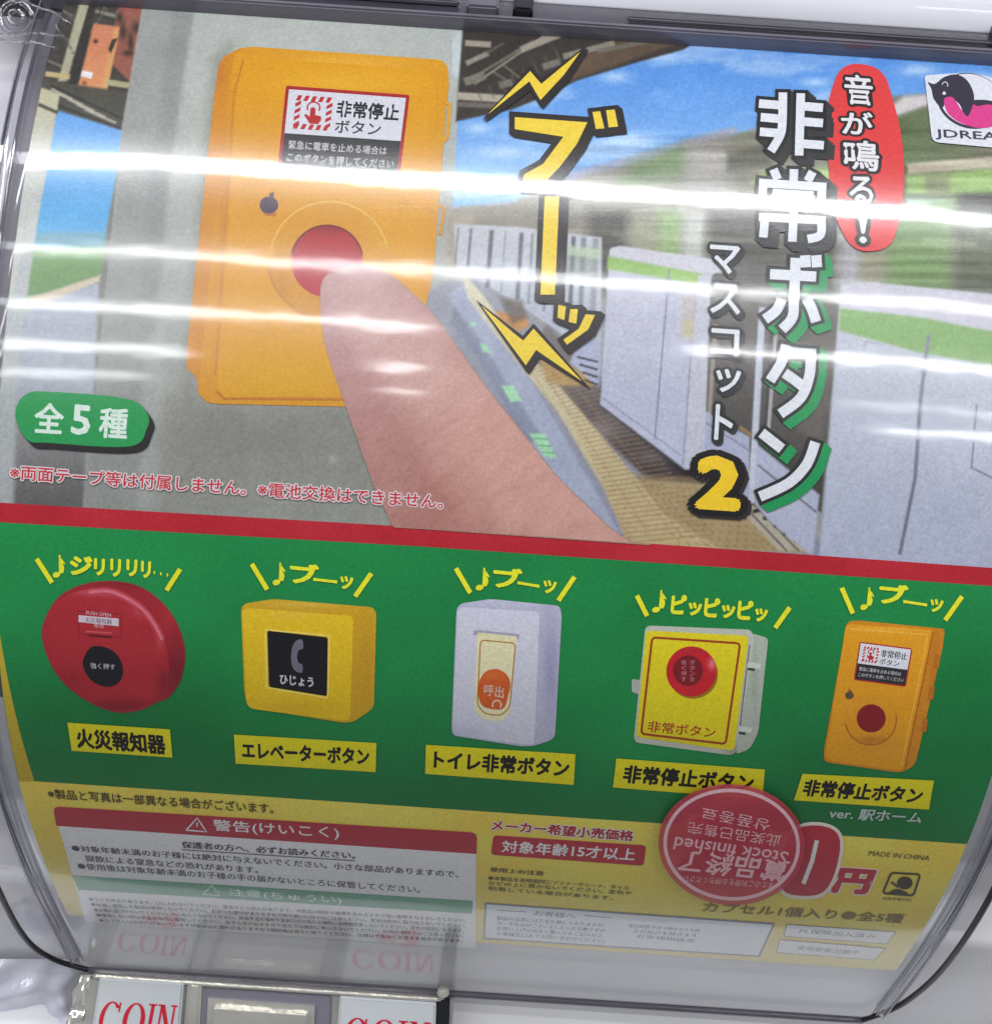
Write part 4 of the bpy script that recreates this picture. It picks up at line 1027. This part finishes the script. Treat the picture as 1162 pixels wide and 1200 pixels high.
for i, tt_ in enumerate(('製品の品質には万全を期しておりますが、', '万一不良品がございましたらお手数ですが', 'お買い上げの店名と購入日をご記入の上、', 'お客様窓口までお問い合わせください。')): pr.text(tt_, ql((582, 1076 + i * 6), (709, 1085 + i * 6), 4.8), (60, 62, 84), 4.2, .02)
for i, tt_ in enumerate(('受付時間 平日十時から十七時', '土日祝日を除きます', 'お客様相談室')): pr.text(tt_, ql((736 + i * 5, 1085 + i * 6), (820 - i * 3, 1091 + i * 6), 4.6), (70, 74, 92), 4.2, .015)
pr.line([(582, 1067), (616, 1069)], 1, (110, 112, 126), 4.2); pr.line([(684, 1073), (716, 1076)], 1, (110, 112, 126), 4.2); sub(pr, 'notice_lettering_print', cp)
for q_, t_, l_, r_ in (([(922, 1084), (1048, 1093), (1038, 1106), (919, 1097)], 'PL保険加入済み', (937, 1091), (1026, 1098)), ([(914, 1102), (1036, 1112), (1024, 1125), (910, 1116)], '実用新案出願中', (934, 1111), (1006, 1117))):
    pr = Print(); pr.fill(grow(q_, 1), (120, 118, 120), 3, 6); pr.fill(q_, (206, 206, 216), 3.6, 6); pr.text(t_, ql(l_, r_, 6), (104, 106, 124), 4.2, .01); cardpart(pr, 'white_strip_print')
# price
pr = Print()
for ch, cx, cy, w, h in (('3', 826, 992, 34, 60), ('0', 876, 998, 34, 60), ('円', 1000, 1033, 38, 28)):
    a = ql((cx - w / 2, cy - w * .032), (cx + w / 2, cy + w * .032), h)
    bd = .09 if ch != '円' else .06
    pr.text(ch, a, (214, 196, 186), 4.2, bd + .045); pr.text(ch, a, (164, 36, 52), 5, bd)
z0 = smooth([(938, 970), (962, 968), (980, 976), (984, 995), (976, 1028), (962, 1047), (938, 1050), (918, 1044), (912, 1020), (922, 985)], 6)
pr.fill(grow(z0, 4), (214, 196, 186), 5.2, 6); pr.fill(z0, (164, 36, 52), 6, 6); pr.line([(957, 985), (951, 1010), (941, 1036)], 5, (222, 208, 200), 6.6)
cardpart(pr, 'price_lettering_print', label='large red price lettering')
pr = Print(); pr.text('カプセル1個入り●全5種', ql((824, 1063), (1058, 1077), 12), (110, 92, 40), 5, .02); cardpart(pr, 'contents_lettering_print')
pr = Print(); pr.text('MADE IN CHINA', ql((1018, 1000), (1089, 1006), 6), (92, 80, 40), 5, .01); cardpart(pr, 'origin_lettering_print')
pr = Print(); pr.line(rnd([(1044, 1023), (1078, 1025), (1070, 1050), (1034, 1047)], 4), 2.4, (60, 50, 34), 5, True, grid=3)
pr.fill(ell(1060, 1035, 9, 7.5), (56, 46, 32), 5.4, 3); pr.fill(smooth([(1040, 1047), (1050, 1042), (1062, 1046), (1062, 1048), (1042, 1047)], 3), (56, 46, 32), 5.4, 3); pr.line([(1044, 1034), (1052, 1040)], 2.4, (56, 46, 32), 5.6)
pr.text('対象年齢対応', ql((1034, 1053), (1068, 1055), 4), (80, 68, 36), 5.2, .01); cardpart(pr, 'recycling_mark_print')

INKGAIN[0] = 1.0
# ================================================================== round sold-out sticker, upside down on the cover
stk = thing('round_sticker', tuple(P(np.array([857.]), np.array([990.]), .0018)[0]), 'round red sold-out sticker stuck upside down over the price at the lower right', 'sticker')
si = Matrix.Translation(stk.location).inverted()
def SP(x, y, off): return P(x, y, off + .0018)
STI = INK.copy(); STI.name = 'faded_sticker_vinyl'
STI.node_tree.nodes['Principled BSDF'].inputs['Alpha'].default_value = 0.80
def spart(pr, name, parent=None):
    o = pr.build(name, parent or stk, [STI])
    if parent is None: o.matrix_parent_inverse = si
    return o
pr = Print(); pr.fill(ell(857, 990, 86, 71, 4, 64), lambda x, y: np.array((186, 62, 80)) + (fbm(x / 30, y / 30)[:, None] - .5) * 20, 0, 7, SP)
sk = spart(pr, 'sticker_disc')
pr = Print(); pr.line(ell(857, 990, 78, 63.5, 4, 72), 4.2, (220, 176, 184), 1, True, SP, 4); sub(pr, 'white_ring', sk)
def flipq(l, r_, h):     # text that starts at the right end and reads upside down
    q = ql(l, r_, h); return [q[2], q[3], q[0], q[1]]
pr = Print()
for t_, l, r_, h, bd in (('またのご利用をお待ちください', (800, 1030), (905, 1038), 8, .0), ('賞品終了', (796, 1009), (922, 1022), 25, .02), ('Stock finished', (790, 988), (922, 1006), 15, .01), ('此奖品已售完', (806, 970), (914, 986), 14, .0), ('상품종료', (822, 952), (902, 968), 14, .0)):
    pr.text(t_, flipq(l, r_, h), (216, 170, 178), 1, bd, SP)
sub(pr, 'sticker_lettering', sk)

# ================================================================== THE MACHINE
mach = thing('capsule_machine', tuple(world_of(X0, -.16, .52)), 'pale grey capsule toy vending machine with clear curved front window and chrome coin unit', 'vending machine')
mi = Matrix.Translation(mach.location).inverted()
def mpart(o, parent=None):
    if parent: o.parent = parent
    else: o.parent = mach; o.matrix_parent_inverse = mi
    return o
def grid_mesh(name, rows, m, smooth_=True, closed=False):
    """rows: list of equal-length world point lists"""
    r = np.array(rows); a, b_ = r.shape[:2]
    fs = []
    for i in range(a - 1):
        for j in range(b_ - (0 if closed else 1)):
            j2 = (j + 1) % b_
            fs.append((i * b_ + j, i * b_ + j2, (i + 1) * b_ + j2, (i + 1) * b_ + j))
    me = bpy.data.meshes.new(name); me.from_pydata(r.reshape(-1, 3).tolist(), [], fs)
    bm = bmesh.new(); bm.from_mesh(me); bmesh.ops.recalc_face_normals(bm, faces=bm.faces[:]); bm.to_mesh(me); bm.free()
    if smooth_: me.polygons.foreach_set('use_smooth', [True] * len(me.polygons))
    return link(name, me, None, [m])
def pt(s, off):
    return np.interp(s, PS, PY + NY * off), np.interp(s, PS, PT + NT * off)
ST, SB = s_at(567), s_at(-556)      # cover top and bottom along the profile
if ST > SB: SL = (SB, ST)
else: SL = (ST, SB)
WC = W + .0040
CO = .0014
def cover_row(s, thick):
    """across-section: side wall, fillet, front, fillet, side wall"""
    out = []
    r = .0045; o = CO - thick; w = WC - thick
    out += [(-w, o - .020), (-w, o - .012)]
    for k in range(6):
        a = R(90 * k / 5); out.append((-w + r - r * math.cos(a), o - r + r * math.sin(a)))
    out += [(x, o) for x in np.linspace(-w + r, w - r, 9)[1:-1]]
    for k in range(6):
        a = R(90 - 90 * k / 5); out.append((w - r + r * math.cos(a), o - r + r * math.sin(a)))
    out += [(w, o - .012), (w, o - .020)]
    pts_ = []
    for X, o_ in out:
        y, t = pt(s, o_); pts_.append(world_of(X0 + X, y, t))
    return pts_
ss = np.linspace(SL[0], SL[1], 160)
cover = mpart(grid_mesh('window_cover', [cover_row(s, 0) for s in ss], COVER)); cover['label'] = 'clear curved plastic window cover'
# side rims: thick clear edge just outside the card, both sides
def tube_path(name, pts, radii, m, n=10, parent=None, squash=None):
    pts = np.array(pts, float); k = len(pts); tan = np.gradient(pts, axis=0); tan /= np.linalg.norm(tan, axis=1)[:, None]
    ref = np.array([1., 0, 0]) if abs(tan[:, 0]).mean() < .8 else np.array([0, 0, 1.])
    rows = []
    for i in range(k):
        a = np.cross(tan[i], ref); a /= np.linalg.norm(a); b_ = np.cross(tan[i], a)
        ra, rb = (radii if isinstance(radii, tuple) else (radii, radii))
        rows.append([pts[i] + a * ra * math.cos(t) + b_ * rb * math.sin(t) for t in np.linspace(0, 2 * math.pi, n, endpoint=False)])
    o = grid_mesh(name, rows, m, True, True)
    bm = bmesh.new(); bm.from_mesh(o.data); bm.verts.ensure_lookup_table()
    for base in (0, (k - 1) * n):
        try: bm.faces.new([bm.verts[base + j] for j in range(n)])
        except ValueError: pass
    bmesh.ops.recalc_face_normals(bm, faces=bm.faces[:]); bm.to_mesh(o.data); bm.free()
    return mpart(o, parent)
def spath(X, off, s0, s1, n=120):
    out = []
    for s in np.linspace(s0, s1, n):
        y, t = pt(s, off); out.append(world_of(X0 + X, y, t))
    return out
for sg in (-1, 1):
    tube_path('cover_side_rim', spath(sg * (WC + .0014), CO - .003, *SL), (.0030, .0021), RIM, parent=cover)
    for dx_, do_, ra_, m_ in ((.0042, -.006, .00028, RAILD), (.0030, -.003, .0004, RIM), (-.0006, -.0006, .00030, RIM), (.0014, .0002, .0002, RAILL), (.0053, -.009, .0005, RIM)):
        tube_path('cover_rim_bead', spath(sg * (WC + dx_), CO + do_, *SL), ra_, m_, 8, parent=cover)
    # dark coloured strip in place of the shaded gap between card edge and rim
    rows = []
    for s_ in np.linspace(s_at(556), s_at(-260), 60):
        y, t = pt(s_, -.0015); rows.append([world_of(X0 + sg * x_, y, t) for x_ in (W + .0002, W + .0024, W + .0046)])
    mpart(grid_mesh('gap_shade_strip', rows, GAPSHADE))
# flange: clear plate outside the rims with rounded lower corners
FO = -.0005
def flange_edge(y):  # not used
    return 0
lowL = smooth([(-50, -60), (-66, 60), (-80, 300), (-86, 600), (-60, 860), (-34, 960), (0, 1047), (30, 1100), (62, 1124), (104, 1137)], 8, False)
lowR = smooth([(1010, 1196), (1058, 1176), (1108, 1131), (1161, 1049), (1196, 960), (1225, 860)], 8, False)
mid = [(104 + (1010 - 104) * t, 1137 + (1196 - 1137) * t) for t in np.linspace(0.03, .97, 30)]
def FPt(x, y): return P(np.array([x], float), np.array([y], float), FO)[0]
edge = [FPt(x, y) for x, y in lowL + mid + lowR]
gask = tube_path('cover_lower_gasket', [FPt(x, y) for x, y in lowL], (.0009, .0009), DARK, 8, parent=cover)
gask2 = tube_path('cover_lower_gasket', [FPt(x, y) for x, y in lowR], (.0009, .0009), DARK, 8, parent=cover)
gask3 = tube_path('cover_lower_edge', [FPt(x, y) for x, y in [(104, 1137)] + mid + [(1010, 1196)]], (.0011, .0011), RAILL, 8, parent=cover)
pr = Print()
fl = [(x, y) for x, y in lowL] + mid + [(x, y) for x, y in lowR]
inn = [edge_x(y, 1) + 6 for y in np.linspace(960, 1120, 12)]
# flange sheets left and right, between rim and gasket
def flange_sheet(path, side):
    rows = []
    for x, y in path:
        xe = edge_x(min(y, 1150), side) if y < 1100 else None
        u, v = deroll(x, y)
        # same row, at the rim
        t = np.interp(v, *table(FO)[:2])
        ur = F * (X0 + side * (WC + .002)) / t
        rows.append([world_of(w_ / F * t, np.interp(v, table(FO)[0], table(FO)[2]), t) for w_ in np.linspace(u, ur, 6)])
    o = grid_mesh('cover_flange', rows, FLANGE); return mpart(o, cover)
flange_sheet([p for p in lowL if p[1] < 1122], -1); flange_sheet([p for p in lowR if p[1] > 880 and p[1] < 1170], 1)

# top rail
def box_strip(name, v0, v1, oa, ob, Xa, Xb, m, parent=None, bev=.0006):
    """a bar following the profile between two pixel rows, from depth offset oa (back) to ob (front)"""
    s0, s1 = s_at(v0), s_at(v1)
    bm = bmesh.new()
    c = []
    for (s, o_) in ((s0, oa), (s1, oa), (s1, ob), (s0, ob)):
        y, t = pt(s, o_); c.append((y, t))
    va = [bm.verts.new(world_of(X0 + Xa, y, t)) for y, t in c]; vb = [bm.verts.new(world_of(X0 + Xb, y, t)) for y, t in c]
    bm.faces.new(va); bm.faces.new(vb[::-1])
    for i in range(4): bm.faces.new((va[i], va[(i + 1) % 4], vb[(i + 1) % 4], vb[i]))
    bmesh.ops.recalc_face_normals(bm, faces=bm.faces[:])
    if bev: bmesh.ops.bevel(bm, geom=bm.edges[:], offset=bev, segments=2, affect='EDGES')
    me = bpy.data.meshes.new(name); bm.to_mesh(me); bm.free()
    return mpart(link(name, me, None, [m]), parent)
rail = box_strip('top_rail', 564, 589, -.006, .0030, -.140, .20, RAILD)
rail['label'] = 'smoky grey rail along the top of the window'
box_strip('rail_lower_lip', 561, 566, -.002, .0040, -.126, .20, RAILL, rail, .0005)
box_strip('rail_upper_ridge', 575, 578, .003, .0046, -.100, -.022, RAILL, rail, .0004)
box_strip('rail_upper_ridge', 571, 573, .003, .0044, .020, .20, RAILL, rail, .0004)
box_strip('rail_clip', 565, 588, .002, .0062, -.0200, -.0120, RAILL, rail)
box_strip('rail_clip', 567, 587, .002, .0058, -.0085, -.0035, DARK, rail)
box_strip('rail_clip', 565, 586, .002, .0060, .1115, .20, DARK, rail)
# hinge knob at the top left corner
c0 = P(np.array([14.]), np.array([10.]), .002)[0]
def ring_mesh(name, c, r0, r1, m, parent):
    pts_ = [c + np.array([1, 0, 0]) * r0 * math.cos(a) + UP * r0 * math.sin(a) for a in np.linspace(0, 2 * math.pi, 28)]
    return tube_path(name, pts_, r1, m, 8, parent)
ring_mesh('hinge_ring', c0 + np.array([.001, 0, -.002]), .0040, .0008, RIM, cover); ring_mesh('hinge_ring', c0 + np.array([.001, 0, -.002]), .0018, .0007, RIM, cover)
for a_, b_ in (((0, 46), (66, 54)), ((0, 40), (70, 40)), ((30, 0), (84, 26)), ((66, 30), (86, 60))):
    q = [P(np.array([a_[0] + (b_[0] - a_[0]) * k / 8]), np.array([a_[1] + (b_[1] - a_[1]) * k / 8 + 2 * math.sin(k)]), .0045)[0] for k in range(9)]
    tube_path('cover_corner_rib', q, .00035, RIM, 8, cover)

# body behind and around
BO = -.024
def body_row(s, off=BO): y, t = pt(s, off); return y, t
sT, sBt = s_at(585), s_at(-562)
body_pts = []
y, t = pt(s_at(585), .004); yt0, tt0 = y, t
prof = [(yt0 + .11, tt0 + .03), (yt0 + .03, tt0 + .004), (yt0 + .004, tt0 - .0005), (yt0, tt0 + .001)]
yb0, tb0 = pt(s_at(585), BO); prof.append((yb0, tb0))
for s in np.linspace(s_at(570), s_at(-470), 60): prof.append(pt(s, BO))
prof += [pt(s_at(-492), -.008), (pt(s_at(-500), -.006)[0], pt(s_at(-500), -.006)[1] + .0005)]
TP = .5220
yA = -562 / F * TP
prof += [(yA - .0005, TP - .004),  (yA - .004, TP), (yA - .03, TP - .001), (yA - .10, TP + .004)]
Xs = np.concatenate([np.linspace(-.32, -.145, 5), np.linspace(-.13, .14, 13), np.linspace(.15, .34, 5)])
TOPB = plain('darkened_top_body_plastic', (186, 187, 196), .42, 0, (60, .0002, .6), .15)  # body plastic coloured darker here to offset the strong lamp light
tpb = mpart(grid_mesh('top_body_panel', [[world_of(X0 + X, y, t) for X in Xs] for y, t in prof[:4]], TOPB)); tpb['label'] = 'light grey body panel above the window rail'
prof = prof[3:]
body = mpart(grid_mesh('body_shell', [[world_of(X0 + X, y, t) for X in Xs] for y, t in prof], BODY)); body['label'] = 'pale grey plastic body around the window'
# glossy wavy side panels around the flange
def slab(name, px, T, depth, m, parent=None, bev=.001, seg=2):
    """a plate in the front panel: pixel outline, front face at T, going back by depth"""
    q = np.array(px, float); a = PL(q[:, 0], q[:, 1], np.full(len(q), T)); b_ = a + FW * depth
    bm = bmesh.new(); va = [bm.verts.new(p) for p in a]; vb = [bm.verts.new(p) for p in b_]
    f = bm.faces.new(va); bm.faces.new(vb[::-1]); n = len(va)
    for i in range(n): bm.faces.new((va[i], va[(i + 1) % n], vb[(i + 1) % n], vb[i]))
    bmesh.ops.recalc_face_normals(bm, faces=bm.faces[:])
    if bev:
        fe = [e for e in bm.edges if len([v for v in e.verts if v in va]) == 2]
        bmesh.ops.bevel(bm, geom=fe, offset=bev, segments=seg, affect='EDGES')
    me = bpy.data.meshes.new(name); bm.to_mesh(me); bm.free()
    return mpart(link(name, me, None, [m]), parent)
# wavy glossy plastic panel, lower left
def wavy(name, x0, x1, y0, y1, T, m, amp, n=46):
    rows = []
    for yy in np.linspace(y0, y1, n):
        r_ = []
        for xx in np.linspace(x0, x1, n):
            h = (fbm(np.array([xx / 52. + 5 + yy / 90.]), np.array([yy / 40. + 2]), 2)[0] - .5) * amp
            r_.append(PL(xx, yy, T + h))
        rows.append(r_)
    return mpart(grid_mesh(name, rows, m))
wl = wavy('wavy_side_panel', -160, 98, 1124, 1300, .5200, FILM, .034); wl['label'] = 'glossy rippled plastic panel left of the chrome coin unit'

# coin unit
coin = slab('coin_unit_frame', rnd([(98, 1143), (300, 1156), (532, 1172), (520, 1330), (60, 1300), (76, 1200)], [6, 1, 6, 4, 4, 1]), .5085, .02, CHROMED, None, .0012)
coin['label'] = 'chrome frame of the coin unit below the window'
# crumpled chrome side strip
rows = []
for k in np.linspace(0, 1, 60):
    cx_ = 103 - 36 * k; yy = 1143 + 130 * k
    rows.append([PL(cx_ + w_ + 3 * (vnoise(k * 9, w_ * .3 + 4) - .5), yy, .5072 + .0030 * (vnoise(k * 13 + 3, w_ * .45 + 9) - .5) + .0012 * abs(w_) / 8) for w_ in (-9, -5, -2, 1, 4, 9)])
mpart(grid_mesh('chrome_side_strip', rows, CHROME), coin)
mpart(slab('chrome_divider', [(219, 1152), (236, 1153), (228, 1320), (206, 1320)], .5060, .004, CHROME, None, .0012), None).parent = coin
def reparent(o, p):
    o.parent = p; o.matrix_parent_inverse = Matrix.Identity(4) if p is not mach else mi
# the slabs made above were given the machine's inverse; keep world placement by parenting plainly
for o in list(coin.children):
    o.matrix_parent_inverse = Matrix.Identity(4)
slab('chrome_top_edge', [(108, 1143), (520, 1171), (520, 1176), (108, 1148)], .5060, .005, CHROME, coin, .0009)
slab('recess_panel', [(236, 1158), (388, 1168), (382, 1330), (228, 1320)], .5074, .002, PLATED, coin, .0003)
slab('chrome_bar', [(242, 1173), (368, 1182), (362, 1300), (236, 1300)], .5040, .005, CHROME, coin, .0024, 4)
slab('dark_gap', [(512, 1172), (527, 1173), (522, 1330), (508, 1330)], .5060, .003, DARK, coin, .0003)
slab('chrome_stud', ell(519, 1165, 7, 6), .5040, .004, CHROME, coin, .0012, 3)
for q in ([(116, 1147), (215, 1153), (200, 1320), (92, 1312)], [(398, 1168), (511, 1176), (505, 1330), (386, 1325)]):
    plate = slab('coin_plate', rnd(q, [3, 3, 1, 1]), .5052, .004, PLATE, None, .0007)
    plate['label'] = 'light grey coin slot plate with red lettering'
    TL, TR, BR, BL = [np.array(p, float) for p in q]
    def m(a, b_): return (1 - a) * (1 - b_) * TL + a * (1 - b_) * TR + a * b_ * BR + (1 - a) * b_ * BL
    pr = Print()
    first = q[0][0] < 300
    B0, B1 = (.155, .40) if first else (.15, .40)
    A0, A1 = .07, .94
    surf = lambda x, y, off: PL(x, y, .5051 - off)
    def G(gx0, gx1):   # letter box -> pixels, slanted
        def f(a, b_):
            aa = gx0 + (gx1 - gx0) * a + .035 * (.5 - b_)
            return tuple(m(A0 + (A1 - A0) * aa, B0 + (B1 - B0) * b_))
        return f
    def stroke(g, pts, w, h=None): pr.fill([g(*p) for p in pts], (200, 34, 56), 2, 4, surf)
    def bowl(g, a0, a1):
        o_ = [(.5 + .5 * math.cos(t), .5 + .5 * math.sin(t)) for t in np.radians(np.linspace(a0, a1, 36))]
        i_ = [(.5 + .30 * math.cos(t), .5 + .455 * math.sin(t)) for t in np.radians(np.linspace(a1, a0, 36))]
        for k in range(35):
            pr.put([g(*o_[k]), g(*o_[k + 1]), g(*i_[34 - k]), g(*i_[35 - k])], [(0, 1, 2, 3)], (200, 34, 56), 2, surf)
    g = G(0, .27); bowl(g, 45, 318); stroke(g, [(.84, .02), (.92, .02), (.92, .32), (.84, .26)], 1); stroke(g, [(.86, .70), (.94, .66), (.92, .80), (.86, .86)], 1)
    g = G(.31, .60); bowl(g, 0, 360)
    g = G(.62, .73)
    for p in ([(.3, .03), (.7, .03), (.7, .97), (.3, .97)], [(0, 0), (1, 0), (1, .05), (0, .05)], [(0, .95), (1, .95), (1, 1), (0, 1)]): stroke(g, p, 1)
    g = G(.75, 1.0)
    for p in ([(.12, .03), (.22, .03), (.22, .97), (.12, .97)], [(.12, .03), (.34, .03), (.90, .97), (.68, .97)], [(.80, .03), (.90, .03), (.90, .97), (.80, .97)], [(0, 0), (.34, 0), (.34, .05), (0, .05)], [(0, .95), (.36, .95), (.36, 1), (0, 1)], [(.66, 0), (1, 0), (1, .05), (.66, .05)]): stroke(g, p, 1)
    pr.text('×3', [m(.30, .52), m(.72, .52), m(.72, .76), m(.30, .76)], (200, 34, 56), 2, .04, surf)
    o = pr.build('coin_lettering', plate); o.matrix_parent_inverse = Matrix.Identity(4)
